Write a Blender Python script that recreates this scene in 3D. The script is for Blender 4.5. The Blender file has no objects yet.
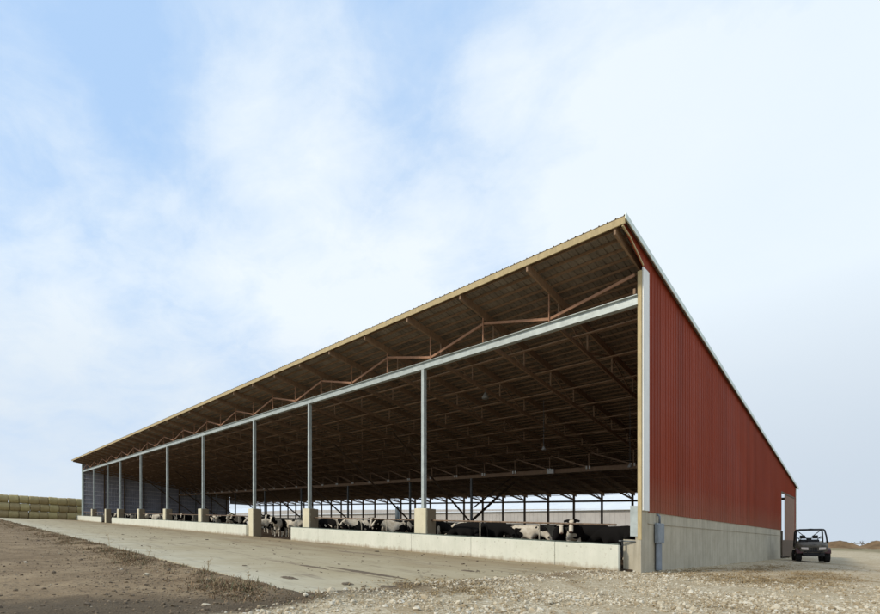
import bpy, bmesh, math, random
import numpy as np
from mathutils import Vector, Matrix, noise as mn
random.seed(7); rng = np.random.default_rng(7)
scn = bpy.context.scene
COL = scn.collection
# ------------------------------------------------------------------ site frame
# u runs along the open front of the barn (to the photo's left), v from front to rear, w up.
# The yard and the barn both climb at 5.5 % along u.
F = 470.0; S = 0.055; EYE = 0.946
L = np.array([-480.0, 470.0]); L /= np.linalg.norm(L)
R = np.array([L[1], -L[0]])
C = np.array([7.521, 17.5])
def rise(u):
    if u > 130: return S*130 + S*40*(1-math.exp(-(u-130)/40))
    if u < -40: return -S*40 - S*20*(1-math.exp((u+40)/20))
    return S*u
def W(p):
    u, v, w = p
    return Vector((C[0]+u*L[0]+v*R[0], C[1]+u*L[1]+v*R[1], w+rise(u)))
def uv_of(x, y):
    d = np.array([x, y])-C
    return float(d@L), float(d@R)
def dirv(du, dv):
    a = du*L+dv*R
    return math.atan2(a[1], a[0])
# ------------------------------------------------------------------ mesh helper
class MB:
    def __init__(s, tf=W): s.v = []; s.f = []; s.tf = tf
    def add(s, vs, fs):
        n = len(s.v); s.v += [tuple(p) for p in vs]; s.f += [tuple(i+n for i in f) for f in fs]
    def box(s, a, b):
        x0, y0, z0 = a; x1, y1, z1 = b
        s.add([(x0,y0,z0),(x1,y0,z0),(x1,y1,z0),(x0,y1,z0),(x0,y0,z1),(x1,y0,z1),(x1,y1,z1),(x0,y1,z1)],
              [(0,3,2,1),(4,5,6,7),(0,1,5,4),(1,2,6,5),(2,3,7,6),(3,0,4,7)]); return s
    def beam(s, p, q, a, b, up=(0,0,1)):
        # a: width across, b: depth along 'up'
        p = Vector(p); q = Vector(q); d = (q-p).normalized(); up = Vector(up)
        if abs(d.dot(up)) > .97: up = Vector((1,0,0)) if abs(d.x) < .9 else Vector((0,1,0))
        r = d.cross(up).normalized()*a/2; t = r.cross(d).normalized()*b/2
        vs = [p-r-t, p+r-t, p+r+t, p-r+t, q-r-t, q+r-t, q+r+t, q-r+t]
        s.add(vs, [(0,1,2,3),(7,6,5,4),(0,4,5,1),(1,5,6,2),(2,6,7,3),(3,7,4,0)]); return s
    def tube(s, pts, r, n=8, cap=True):
        pts = [Vector(p) for p in pts]; rs = r if isinstance(r, (list, tuple)) else [r]*len(pts)
        rings = []; ref = None
        for i, p in enumerate(pts):
            d = (pts[min(i+1, len(pts)-1)]-pts[max(i-1, 0)]).normalized()
            if ref is None: ref = Vector((0,0,1)) if abs(d.z) < .9 else Vector((1,0,0))
            a = d.cross(ref).normalized(); b = d.cross(a).normalized(); ref = a.cross(d) if abs(a.cross(d).dot(d)) < .9 else ref
            rings.append([p+(a*math.cos(2*math.pi*k/n)+b*math.sin(2*math.pi*k/n))*rs[i] for k in range(n)])
        vs = [q for g in rings for q in g]; fs = []
        for i in range(len(pts)-1):
            for k in range(n):
                fs.append((i*n+k, i*n+(k+1) % n, (i+1)*n+(k+1) % n, (i+1)*n+k))
        if cap:
            fs.append(tuple(range(n-1, -1, -1))); fs.append(tuple((len(pts)-1)*n+k for k in range(n)))
        s.add(vs, fs); return s
    def lathe(s, prof, n=24, axis='x', c=(0,0,0)):
        vs = []; fs = []; m = len(prof)
        for k in range(n):
            a = 2*math.pi*k/n
            for (t, r) in prof:
                y, z = r*math.cos(a), r*math.sin(a)
                vs.append({'x': (c[0]+t, c[1]+y, c[2]+z), 'z': (c[0]+y, c[1]+z, c[2]+t), 'y': (c[0]+z, c[1]+t, c[2]+y)}[axis])
        for k in range(n):
            for i in range(m-1):
                fs.append((k*m+i, ((k+1) % n)*m+i, ((k+1) % n)*m+i+1, k*m+i+1))
        s.add(vs, fs); return s
    def prism(s, poly, off):
        # poly: list of 3d points (planar), extruded by off
        n = len(poly); o = Vector(off); vs = [Vector(p) for p in poly]+[Vector(p)+o for p in poly]
        s.add(vs, [tuple(range(n-1, -1, -1)), tuple(range(n, 2*n))]+[(i, (i+1) % n, n+(i+1) % n, n+i) for i in range(n)]); return s
    def build(s, name, mat, parent=None, smooth=False, bevel=0, seg=2):
        P = [s.tf(p) for p in s.v]
        xs = [p[0] for p in P]; ys = [p[1] for p in P]; zs = [p[2] for p in P]
        o = Vector(((min(xs)+max(xs))/2, (min(ys)+max(ys))/2, min(zs)))
        me = bpy.data.meshes.new(name)
        me.from_pydata([tuple(Vector(p)-o) for p in P], [], s.f)
        bm = bmesh.new(); bm.from_mesh(me); bmesh.ops.recalc_face_normals(bm, faces=bm.faces); bm.to_mesh(me); bm.free()
        ob = bpy.data.objects.new(name, me); COL.objects.link(ob)
        if parent is not None:
            ob.parent = parent; ob.location = o-wloc(parent)
        else: ob.location = o
        if mat: me.materials.append(mat)
        if smooth: me.polygons.foreach_set('use_smooth', [True]*len(me.polygons))
        if bevel:
            b = ob.modifiers.new('Bevel', 'BEVEL'); b.width = bevel; b.segments = seg; b.limit_method = 'ANGLE'
        return ob
def wloc(o):
    l = Vector(o.location)
    while o.parent: o = o.parent; l += Vector(o.location)
    return l
I3 = lambda p: Vector(p)
def tag(o, label=None, cat=None, group=None, kind=None):
    if label: o['label'] = label
    if cat: o['category'] = cat
    if group: o['group'] = group
    if kind: o['kind'] = kind
    return o
def empty(name, loc, label=None, cat=None, group=None, parent=None):
    o = bpy.data.objects.new(name, None); COL.objects.link(o); o.empty_display_size = .3
    o.location = loc
    if parent is not None: o.parent = parent; o.location = Vector(loc)-wloc(parent)
    return tag(o, label, cat, group)
def raw(name, verts, faces, mat, loc=(0,0,0), smooth=False):
    me = bpy.data.meshes.new(name); me.from_pydata([tuple(v) for v in verts] if not isinstance(verts, np.ndarray) else verts.tolist(), [], faces if not isinstance(faces, np.ndarray) else faces.tolist())
    ob = bpy.data.objects.new(name, me); COL.objects.link(ob); ob.location = loc; me.materials.append(mat)
    if smooth: me.polygons.foreach_set('use_smooth', [True]*len(me.polygons))
    return ob
# ------------------------------------------------------------------ materials
def newmat(name, rough=.8, metal=0, spec=.3):
    m = bpy.data.materials.new(name); m.use_nodes = True; nt = m.node_tree; b = nt.nodes['Principled BSDF']
    b.inputs['Roughness'].default_value = rough; b.inputs['Metallic'].default_value = metal
    b.inputs['Specular IOR Level'].default_value = spec
    return m, nt, b
def nd(nt, t, **kw):
    n = nt.nodes.new(t)
    for k, v in kw.items():
        if k in n.inputs.keys() if hasattr(n.inputs, 'keys') else False: n.inputs[k].default_value = v
        else: setattr(n, k, v)
    return n
def ramp(nt, src, stops, interp='LINEAR'):
    r = nt.nodes.new('ShaderNodeValToRGB'); r.color_ramp.interpolation = interp
    e = r.color_ramp.elements
    while len(e) < len(stops): e.new(.5)
    for i, (p, c) in enumerate(stops):
        e[i].position = p; e[i].color = (c, c, c, 1) if not isinstance(c, tuple) else (*c, 1)
    nt.links.new(src, r.inputs[0]); return r.outputs[0]
def noise(nt, vec, scale, detail=4, rough=.6, dist=0):
    n = nt.nodes.new('ShaderNodeTexNoise'); n.inputs['Scale'].default_value = scale; n.inputs['Detail'].default_value = detail
    n.inputs['Roughness'].default_value = rough; n.inputs['Distortion'].default_value = dist
    if vec is not None: nt.links.new(vec, n.inputs['Vector'])
    return n.outputs['Fac']
def mapping(nt, vec, scale=(1,1,1), rot=(0,0,0), loc=(0,0,0)):
    m = nt.nodes.new('ShaderNodeMapping'); m.inputs['Scale'].default_value = scale; m.inputs['Rotation'].default_value = rot
    m.inputs['Location'].default_value = loc; nt.links.new(vec, m.inputs['Vector']); return m.outputs[0]
def mix(nt, fac, a, b, mode='MIX'):
    m = nt.nodes.new('ShaderNodeMix'); m.data_type = 'RGBA'; m.blend_type = mode
    for s, x in (('Factor', fac), ('A', a), ('B', b)):
        sock = [i for i in m.inputs if i.name == s and (i.type == ('VALUE' if s == 'Factor' else 'RGBA'))][0]
        if hasattr(x, 'is_linked') or isinstance(x, bpy.types.NodeSocket): nt.links.new(x, sock)
        elif isinstance(x, tuple): sock.default_value = (*x, 1)
        else: sock.default_value = x
    return [o for o in m.outputs if o.type == 'RGBA'][0]
def math_(nt, op, a, b=None, clamp=False):
    m = nt.nodes.new('ShaderNodeMath'); m.operation = op; m.use_clamp = clamp
    for i, x in enumerate((a, b)):
        if x is None: continue
        if isinstance(x, bpy.types.NodeSocket): nt.links.new(x, m.inputs[i])
        else: m.inputs[i].default_value = x
    return m.outputs[0]
def bump(nt, b, h, strength=.3, dist=.02):
    n = nt.nodes.new('ShaderNodeBump'); n.inputs['Strength'].default_value = strength; n.inputs['Distance'].default_value = dist
    nt.links.new(h, n.inputs['Height']); nt.links.new(n.outputs[0], b.inputs['Normal'])
def geo_pos(nt): return nt.nodes.new('ShaderNodeNewGeometry').outputs['Position']
def obj_co(nt): return nt.nodes.new('ShaderNodeTexCoord').outputs['Object']
def dotuv(nt, pos, axis, c0):
    v = nt.nodes.new('ShaderNodeVectorMath'); v.operation = 'DOT_PRODUCT'; nt.links.new(pos, v.inputs[0])
    v.inputs[1].default_value = (axis[0], axis[1], 0)
    return math_(nt, 'SUBTRACT', v.outputs['Value'], c0)
def simple(name, col, var=.15, scale=3, rough=.8, metal=0, spec=.3, bmp=0, stretch=(1,1,1), bscale=40):
    m, nt, b = newmat(name, rough, metal, spec)
    co = mapping(nt, geo_pos(nt), stretch)
    n = noise(nt, co, scale, 6)
    dark = tuple(c*(1-var*1.6) for c in col); light = tuple(min(1, c*(1+var)) for c in col)
    c = ramp(nt, n, [(.3, dark), (.7, light)])
    nt.links.new(c, b.inputs['Base Color'])
    if bmp: bump(nt, b, noise(nt, geo_pos(nt), bscale, 4), bmp)
    return m
TH = math.atan2(L[1], L[0])   # rotation of the u axis
def wood(name, col, var=.3):
    m, nt, b = newmat(name, .75, 0, .25)
    ri = nt.nodes.new('ShaderNodeNewGeometry').outputs['Random Per Island']
    oi = nt.nodes.new('ShaderNodeObjectInfo').outputs['Random']
    co = mapping(nt, geo_pos(nt), (6, 6, 2.0))
    n = noise(nt, co, 1.2, 5, .65, .4)
    c = ramp(nt, n, [(.25, tuple(x*(1-var) for x in col)), (.75, tuple(x*(1+var*.6) for x in col))])
    k = math_(nt, 'ADD', math_(nt, 'MULTIPLY', math_(nt, 'ADD', ri, oi), .22), .78)
    hsv = nt.nodes.new('ShaderNodeHueSaturation'); nt.links.new(k, hsv.inputs['Value']); nt.links.new(c, hsv.inputs['Color'])
    nt.links.new(hsv.outputs[0], b.inputs['Base Color'])
    bump(nt, b, noise(nt, mapping(nt, geo_pos(nt), (30, 30, 10)), 3, 3), .15)
    return m
M = {}
M['wood'] = wood('framing_timber', (.27, .178, .115))
M['wood_yellow'] = wood('new_pine', (.48, .385, .215), .25)
M['wood_light'] = wood('pale_brace_timber', (.33, .22, .145), .2)
M['wood_red'] = wood('reddish_brace_timber', (.36, .20, .125), .2)
M['wood_dark'] = wood('dark_plank', (.13, .09, .06))
M['galv'] = simple('galvanised_steel', (.45, .50, .49), .14, 2.5, .5, .15, .4)
M['galv_dark'] = simple('dull_steel', (.16, .17, .17), .25, 3, .6, .3, .4)
M['soffit'] = simple('roof_sheet_steel', (.25, .21, .17), .25, 1.2, .6, .2, .35)
M['trim_white'] = simple('white_metal_trim', (.78, .79, .76), .05, 1.5, .45, 0, .4)
M['black'] = simple('black_plastic', (.02, .02, .021), .3, 6, .5)
M['rubber'] = simple('tyre_rubber', (.018, .018, .018), .3, 20, .85, 0, .2)
M['rust'] = simple('rusty_pipe', (.25, .175, .12), .35, 6, .7, .1)
M['pipe'] = simple('worn_galvanised_pipe', (.36, .32, .25), .35, 6, .65, .1)
M['lamp'] = simple('lamp_housing', (.24, .24, .23), .1, 5, .4)
def red_mat():
    m, nt, b = newmat('red_steel_cladding', .6, 0, .12)
    co = geo_pos(nt)
    n = noise(nt, mapping(nt, co, (3, 3, .25)), 1.0, 5)
    n2 = noise(nt, co, .25, 3)
    c = ramp(nt, n, [(.3, (.222, .037, .016)), (.7, (.275, .048, .020))])
    c = mix(nt, math_(nt, 'MULTIPLY', n2, .35), c, (.25, .050, .024))
    v = dotuv(nt, co, R, float(C@R))
    wn = nt.nodes.new('ShaderNodeTexWhiteNoise'); wn.noise_dimensions = '1D'
    nt.links.new(math_(nt, 'FLOOR', math_(nt, 'DIVIDE', v, .915)), wn.inputs['W'])
    hv = nt.nodes.new('ShaderNodeHueSaturation'); nt.links.new(c, hv.inputs['Color']); nt.links.new(math_(nt, 'ADD', math_(nt, 'MULTIPLY', wn.outputs['Value'], .20), .90), hv.inputs['Value'])
    c = hv.outputs[0]
    lap = math_(nt, 'LESS_THAN', math_(nt, 'FRACT', math_(nt, 'DIVIDE', v, .915)), .022)
    c = mix(nt, math_(nt, 'MULTIPLY', lap, .45), c, (.09, .02, .012))
    sep = nt.nodes.new('ShaderNodeSeparateXYZ'); nt.links.new(co, sep.inputs[0])
    spl = math_(nt, 'SUBTRACT', math_(nt, 'ADD', 3.1, math_(nt, 'MULTIPLY', noise(nt, mapping(nt, co, (5, 5, .6)), 1.3, 6, .7), 1.6)), sep.outputs[2])
    c = mix(nt, math_(nt, 'MULTIPLY', ramp(nt, math_(nt, 'MULTIPLY', spl, .5), [(.1, 0.0), (.9, 1.0)]), .30), c, (.30, .20, .13))
    frow = math_(nt, 'LESS_THAN', math_(nt, 'FRACT', math_(nt, 'DIVIDE', sep.outputs[2], .9)), .022)
    c = mix(nt, math_(nt, 'MULTIPLY', frow, .22), c, (.10, .025, .02))
    nt.links.new(c, b.inputs['Base Color'])
    nt.links.new(ramp(nt, n2, [(.3, .5), (.7, .68)]), b.inputs['Roughness'])
    return m
M['red'] = red_mat()
def concrete(name, c0, c1, streak=.5, splash=False, brown=(.30, .23, .15)):
    m, nt, b = newmat(name, .85, 0, .25)
    co = geo_pos(nt)
    n = noise(nt, co, 1.1, 7, .65)
    c = ramp(nt, n, [(.3, c0), (.7, c1)])
    st = noise(nt, mapping(nt, co, (4, 4, .22)), 1.2, 5, .6)
    c = mix(nt, math_(nt, 'MULTIPLY', ramp(nt, st, [(.45, 0.0), (.75, 1.0)]), streak), c, tuple(x*.55 for x in c0))
    sp = noise(nt, co, 9, 3, .7)
    c = mix(nt, math_(nt, 'MULTIPLY', ramp(nt, sp, [(.6, 0.0), (.72, 1.0)]), .35), c, brown)
    u = dotuv(nt, co, L, float(C@L)); sep = nt.nodes.new('ShaderNodeSeparateXYZ'); nt.links.new(co, sep.inputs[0])
    w = math_(nt, 'SUBTRACT', sep.outputs[2], math_(nt, 'MULTIPLY', u, S))
    if splash:
        k = math_(nt, 'SUBTRACT', math_(nt, 'MULTIPLY', noise(nt, mapping(nt, co, (2.5, 2.5, 1)), 1.4, 6, .75), .62), w)
        c = mix(nt, ramp(nt, k, [(.12, 0.0), (.38, .85)]), c, (.27, .19, .11))
        du = math_(nt, 'SUBTRACT', math_(nt, 'FRACT', math_(nt, 'DIVIDE', u, .61)), .5); dw = math_(nt, 'SUBTRACT', w, .80)
        d2 = math_(nt, 'ADD', math_(nt, 'POWER', math_(nt, 'MULTIPLY', du, .61), 2.0), math_(nt, 'POWER', dw, 2.0))
        c = mix(nt, math_(nt, 'MULTIPLY', math_(nt, 'LESS_THAN', d2, .0011), ramp(nt, noise(nt, co, .9, 2), [(.45, 0.0), (.6, .6)])), c, (.25, .23, .19))
    nt.links.new(c, b.inputs['Base Color'])
    bump(nt, b, noise(nt, co, 25, 5), .2, .01)
    return m
M['conc_front'] = concrete('pale_precast_concrete', (.63, .64, .54), (.73, .73, .63), .14, True)
M['conc_side'] = concrete('board_formed_concrete', (.39, .35, .265), (.51, .465, .365), .5)
def brown_pier(m):  # pier colour turns brown from the front face rearwards
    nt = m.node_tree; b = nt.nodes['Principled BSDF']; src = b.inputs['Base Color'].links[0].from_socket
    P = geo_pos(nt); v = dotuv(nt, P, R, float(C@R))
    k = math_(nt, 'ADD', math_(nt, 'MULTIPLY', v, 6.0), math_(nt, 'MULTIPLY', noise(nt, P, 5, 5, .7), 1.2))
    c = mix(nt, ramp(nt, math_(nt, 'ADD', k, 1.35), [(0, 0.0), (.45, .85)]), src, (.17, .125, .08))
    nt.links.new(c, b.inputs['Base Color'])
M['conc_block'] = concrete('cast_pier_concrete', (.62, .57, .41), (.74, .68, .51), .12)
brown_pier(M['conc_block'])
# ------------------------------------------------------------------ terrain
WALL_V = -0.62
def smooth(a, b, x):
    t = min(1, max(0, (x-a)/(b-a))); return t*t*(3-2*t)
SLAB_U0, SLAB_V0 = 0.75, -13.3
def edge_u(v): return SLAB_U0+.25*mn.noise(Vector((v*.35, 3.1, 0)))
def gravel_mask(u, v):
    # 1 on gravel, 0 on bare soil
    e = .15+.5*mn.noise(Vector((v*.6, u*.2, 7)))
    return 1-smooth(e-.5, e+.5, u) if v < SLAB_V0 else (1-smooth(.6, 1.4, u) if v < 0 else 1.0)
def ground_h(u, v):
    n = mn.noise(Vector((u*.35, v*.35, 0)))*.05+mn.noise(Vector((u*1.3, v*1.3, 4)))*.03+mn.noise(Vector((u*4, v*4, 9)))*.014
    d = math.hypot(u+6.9, v+17.8)
    n *= 1 if d < 60 else 3
    w = n-.03
    if v < SLAB_V0 and u > 0:           # bare soil sits a bit lower than the slab, with a crumbly bank along it
        k = smooth(0, 1.5, u)
        w -= .07*k*smooth(0, 1.2, SLAB_V0-v)
        w += .05*k*math.exp(-((v-SLAB_V0+.55)/.4)**2)*(1+mn.noise(Vector((u*1.1, v, 2)))*1.6)
    if SLAB_V0+.15 < v < 36.2 and edge_u(v)+.3 < u < 114.5: w = -.2
    if v >= SLAB_V0-.3 and v < -1 and -2.2 < u < edge_u(v)+.35:    # gravel pushed up along the end of the slab
        w = max(w, -.01)+.05*math.exp(-((u-edge_u(v)+.15)/.5)**2)*(1+mn.noise(Vector((v*.8, u*.8, 1))))
    if -1 < v < 40 and -1.2 < u < .3: w = min(w, .0)-.02
    return w
def axis(lo, hi, a, b, fine, grow=1.17):
    xs = list(np.arange(a, b+1e-6, fine)); s = fine; x = b
    while x < hi: s *= grow; x += s; xs.append(x)
    s = fine; x = a
    while x > lo: s *= grow; x -= s; xs.insert(0, x)
    return xs
us = axis(-1500, 1500, -13, 16, .13); vs = axis(-400, 2500, -19.5, -1, .13)
gv = []; gf = []
for u in us:
    for v in vs: gv.append(W((u, v, ground_h(u, v))))
nv = len(vs)
for i in range(len(us)-1):
    for j in range(nv-1): gf.append((i*nv+j, i*nv+j+1, (i+1)*nv+j+1, (i+1)*nv+j))
def ground_mat():
    m, nt, b = newmat('yard_ground', .95, 0, .15)
    P = geo_pos(nt)
    u = dotuv(nt, P, L, float(C@L)); v = dotuv(nt, P, R, float(C@R))
    wob = math_(nt, 'MULTIPLY', math_(nt, 'SUBTRACT', noise(nt, P, .8, 5), .5), 2.4)
    # soil
    n1 = noise(nt, P, .7, 6, .65); n2 = noise(nt, P, 7, 5, .7)
    soil = ramp(nt, n1, [(.28, (.145, .100, .058)), (.52, (.25, .182, .108)), (.75, (.345, .262, .162))])
    soil = mix(nt, ramp(nt, n2, [(.52, 0.0), (.68, .8)]), soil, (.085, .060, .040))
    soil = mix(nt, ramp(nt, noise(nt, P, 26, 3), [(.60, 0.0), (.70, .7)]), soil, (.32, .27, .20))
    # soft cast shadow near the lower left, painted into the soil colour
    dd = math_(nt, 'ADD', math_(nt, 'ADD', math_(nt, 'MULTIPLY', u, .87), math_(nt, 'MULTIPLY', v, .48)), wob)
    shadowf = ramp(nt, math_(nt, 'ADD', math_(nt, 'MULTIPLY', dd, .2), 1.5), [(.35, 1.0), (.62, 0.0)])
    soil = mix(nt, math_(nt, 'MULTIPLY', shadowf, .72), soil, (.060, .048, .034))
    # gravel
    g1 = noise(nt, P, .45, 5, .6)
    vor = nt.nodes.new('ShaderNodeTexVoronoi'); vor.inputs['Scale'].default_value = 24; nt.links.new(P, vor.inputs['Vector'])
    vc = nt.nodes.new('ShaderNodeSeparateColor'); nt.links.new(vor.outputs['Color'], vc.inputs[0])
    grav = ramp(nt, vc.outputs[0], [(.1, (.32, .255, .16)), (.5, (.49, .41, .275)), (.95, (.63, .565, .43))])
    grav = mix(nt, ramp(nt, g1, [(.42, 0.0), (.62, .75)]), grav, (.39, .315, .20))
    strk = noise(nt, mapping(nt, P, (1, .12, 1), (0, 0, -math.atan2(R[1], R[0])+math.pi/2)), .9, 5, .6)
    grav = mix(nt, ramp(nt, strk, [(.52, 0.0), (.68, .55)]), grav, (.28, .195, .10))
    # far fields
    fd = ramp(nt, math_(nt, 'MULTIPLY', math_(nt, 'ADD', v, math_(nt, 'MULTIPLY', wob, 8)), .005), [(.42, 0.0), (.6, 1.0)])
    grav = mix(nt, fd, grav, (.24, .20, .115))
    lf = ramp(nt, math_(nt, 'ADD', math_(nt, 'MULTIPLY', math_(nt, 'ADD', u, math_(nt, 'MULTIPLY', wob, .5)), .5), .5), [(.45, 0.0), (.78, 1.0)])
    fr = ramp(nt, math_(nt, 'ADD', math_(nt, 'MULTIPLY', v, .1), 1.35), [(.0, 1.0), (.15, 0.0)])
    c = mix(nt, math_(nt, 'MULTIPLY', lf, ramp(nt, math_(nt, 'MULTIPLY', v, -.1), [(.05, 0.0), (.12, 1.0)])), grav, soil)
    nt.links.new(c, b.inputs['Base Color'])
    h = math_(nt, 'ADD', math_(nt, 'MULTIPLY', vor.outputs['Distance'], .6), noise(nt, P, 12, 6, .7))
    bump(nt, b, h, .7, .03)
    return m
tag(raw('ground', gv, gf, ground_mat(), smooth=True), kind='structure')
# slab in front of the barn
def apron_mat():
    m, nt, b = newmat('yard_slab_concrete', .9, 0, .2)
    P = geo_pos(nt); u = dotuv(nt, P, L, float(C@L)); v = dotuv(nt, P, R, float(C@R))
    rot = mapping(nt, P, (1, 1, 1), (0, 0, -TH))
    n = noise(nt, P, .35, 6, .65)
    c = ramp(nt, n, [(.3, (.39, .325, .20)), (.7, (.495, .435, .295))])
    # washed pale at the outer corner, dung brown towards the feed wall
    dirt = math_(nt, 'ADD', math_(nt, 'MULTIPLY', v, .085), math_(nt, 'MULTIPLY', noise(nt, mapping(nt, rot, (.12, .8, 1)), 1.0, 6, .65), 1.5))
    c = mix(nt, ramp(nt, dirt, [(.1, 0.0), (.7, .72)]), c, (.29, .21, .115))
    sm = noise(nt, mapping(nt, rot, (.25, 1.9, 1)), .9, 6, .7, .4)
    c = mix(nt, ramp(nt, sm, [(.55, 0.0), (.66, .8)]), c, (.17, .125, .085))
    sp = noise(nt, mapping(nt, rot, (1.4, 3.2, 1)), 1.5, 5, .7)
    c = mix(nt, ramp(nt, sp, [(.66, 0.0), (.72, .85)]), c, (.10, .075, .05))
    for (src, per, off, wd_) in ((u, 6.1, .12, .0022), (v, 4.15, .06, .0032)):
        fr_ = math_(nt, 'FRACT', math_(nt, 'ADD', math_(nt, 'DIVIDE', src, per), off))
        jt = math_(nt, 'LESS_THAN', fr_, wd_*1.6)
        c = mix(nt, math_(nt, 'MULTIPLY', jt, .55), c, (.16, .125, .085))
    sm2 = noise(nt, mapping(nt, rot, (.5, 3.6, 1), (0, 0, .12)), 1.3, 7, .75, .8)
    c = mix(nt, ramp(nt, sm2, [(.56, 0.0), (.70, .62)]), c, (.20, .145, .085))
    cr = nt.nodes.new('ShaderNodeTexVoronoi'); cr.feature = 'DISTANCE_TO_EDGE'; cr.inputs['Scale'].default_value = .16
    nz = nt.nodes.new('ShaderNodeTexNoise'); nz.inputs['Scale'].default_value = 1.2; nz.inputs['Detail'].default_value = 6; nt.links.new(P, nz.inputs['Vector'])
    va_ = nt.nodes.new('ShaderNodeVectorMath'); va_.operation = 'ADD'; nt.links.new(P, va_.inputs[0]); nt.links.new(nz.outputs['Color'], va_.inputs[1]); nt.links.new(va_.outputs[0], cr.inputs['Vector'])
    c = mix(nt, math_(nt, 'MULTIPLY', math_(nt, 'LESS_THAN', cr.outputs['Distance'], .0035), .5), c, (.17, .13, .09))
    fine = noise(nt, P, 14, 4, .7)
    c = mix(nt, math_(nt, 'MULTIPLY', fine, .3), c, (.25, .21, .16))
    pale = math_(nt, 'SUBTRACT', 1.0, math_(nt, 'MULTIPLY', math_(nt, 'ADD', v, 13.3), .3))
    c = mix(nt, math_(nt, 'MULTIPLY', ramp(nt, pale, [(.2, 0.0), (.9, .55)]), ramp(nt, n, [(.35, .3), (.6, 1.0)])), c, (.55, .53, .42))
    nt.links.new(c, b.inputs['Base Color'])
    bump(nt, b, noise(nt, P, 20, 5), .25, .01)
    return m
av = []; af = []
aus = axis(.75, 121, .75, 20, .3, 1.12); avs = list(np.linspace(SLAB_V0, WALL_V+.5, 46))
for i, u in enumerate(aus):
    for v in avs:
        uu = edge_u(v) if i == 0 else u
        av.append(W((uu, v+(.03*mn.noise(Vector((u*.9, 0, 5))) if v == avs[0] else 0), .012*mn.noise(Vector((u*.3, v*.3, 8))))))
n_ = len(avs)
for i in range(len(aus)-1):
    for j in range(n_-1): af.append((i*n_+j, i*n_+j+1, (i+1)*n_+j+1, (i+1)*n_+j))
k0 = len(av)                       # slab edges drop into the ground
for i in range(len(aus)): av.append(Vector(av[i*n_])-Vector((0, 0, .25)))
for i in range(len(aus)-1): af.append((i*n_, (i+1)*n_, k0+i+1, k0+i))
k1 = len(av)
for j in range(n_): av.append(Vector(av[j])-Vector((0, 0, .25)))
for j in range(n_-1): af.append((j, j+1, k1+j+1, k1+j))
tag(raw('concrete_apron', av, af, apron_mat()), kind='structure')
# bedded floor inside the barn
BAYU = [11.75, 23.75, 32.9, 45.1, 57.2, 69.25, 81.3, 90.35, 102.4]
GATES = [(25.4, 33.2), (84.2, 92.6)]
def floor_h(u, v):
    g = min(min(abs(u-a), abs(u-b)) if not a < u < b else 0 for a, b in GATES)
    pk = .15*smooth(0, .8, v+.3)*smooth(.4, 2.2, g) if v < 4 else .15
    if v > 28: pk *= 1-smooth(28, 29, v)
    return pk+.05*mn.noise(Vector((u*.7, v*.7, 3)))
fv = []; ff = []
fus = list(np.linspace(.3, 113.7, 190)); fvs = list(np.linspace(-.3, 35.6, 70))
for u in fus:
    for v in fvs: fv.append(W((u, v, floor_h(u, v))))
n_ = len(fvs)
for i in range(len(fus)-1):
    for j in range(n_-1): ff.append((i*n_+j, i*n_+j+1, (i+1)*n_+j+1, (i+1)*n_+j))
M['bed'] = simple('dung_bedding', (.075, .052, .035), .4, 2.5, .95, 0, .1, .5, bscale=15)
tag(raw('bedded_floor', fv, ff, M['bed'], smooth=True), kind='structure')
# ------------------------------------------------------------------ the barn
LEN = 113.7; DEP = 35.5
def roof_w(v): return 11.98-.156*v           # top of the roof sheet
def bot_w(v): return 10.36-.141*v            # underside of the truss bottom chord
barn = empty('cattle_barn', W((LEN/2, 18, 0)), 'long mono slope cattle barn with open front, red end wall and steel posts', 'barn')
# roof sheet with ribs
rb = MB(); prof = []
u = -.16
while u < LEN+.25:
    prof += [(u, 0), (u+.02, .035), (u+.05, .035), (u+.07, 0), (u+.16, 0), (u+.168, .008), (u+.185, .008), (u+.193, 0)]; u += .305
n = len(prof); vs_ = []
for (v, off) in ((-1.86, 0), (36.2, 0), (-1.86, -.014), (36.2, -.014)):
    for (pu, pw) in prof: vs_.append((pu, v, roof_w(v)+pw+off))
fs_ = []
for i in range(n-1):
    fs_ += [(i, i+1, n+i+1, n+i), (2*n+i, 3*n+i, 3*n+i+1, 2*n+i+1), (i, 2*n+i, 2*n+i+1, i+1), (n+i, n+i+1, 3*n+i+1, 3*n+i)]
rb.add(vs_, fs_); rb.build('roof', M['soffit'], barn)
# purlins
pv = list(np.arange(-1.5, 36.1, .52))
for v in pv:
    MB().box((0.02, v-.025, roof_w(v)-.115), (LEN-.02, v+.025, roof_w(v)-.018)).build('purlin', M['wood'], barn)
# front fascia board, rear fascia, rake trims
MB().box((-.14, -1.845, roof_w(-1.85)-.26), (LEN+.2, -1.80, roof_w(-1.85)-.018)).build('fascia_board', M['wood_yellow'], barn)
MB().box((-.14, 36.14, roof_w(36.2)-.12), (LEN+.2, 36.19, roof_w(36.2)-.018)).build('fascia_board', M['trim_white'], barn)
M['rake'] = simple('pale_green_grey_trim', (.68, .78, .75), .06, 2, .45, 0, .4)
for uu in (-.17, LEN+.24):
    t = MB(); t.prism([(uu-.03, -1.9, roof_w(-1.9)-.15), (uu-.03, 36.25, roof_w(36.25)-.15), (uu-.03, 36.25, roof_w(36.25)+.05), (uu-.03, -1.9, roof_w(-1.9)+.05)], (.035, 0, 0))
    t.build('rake_trim', M['rake'], barn)
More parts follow.
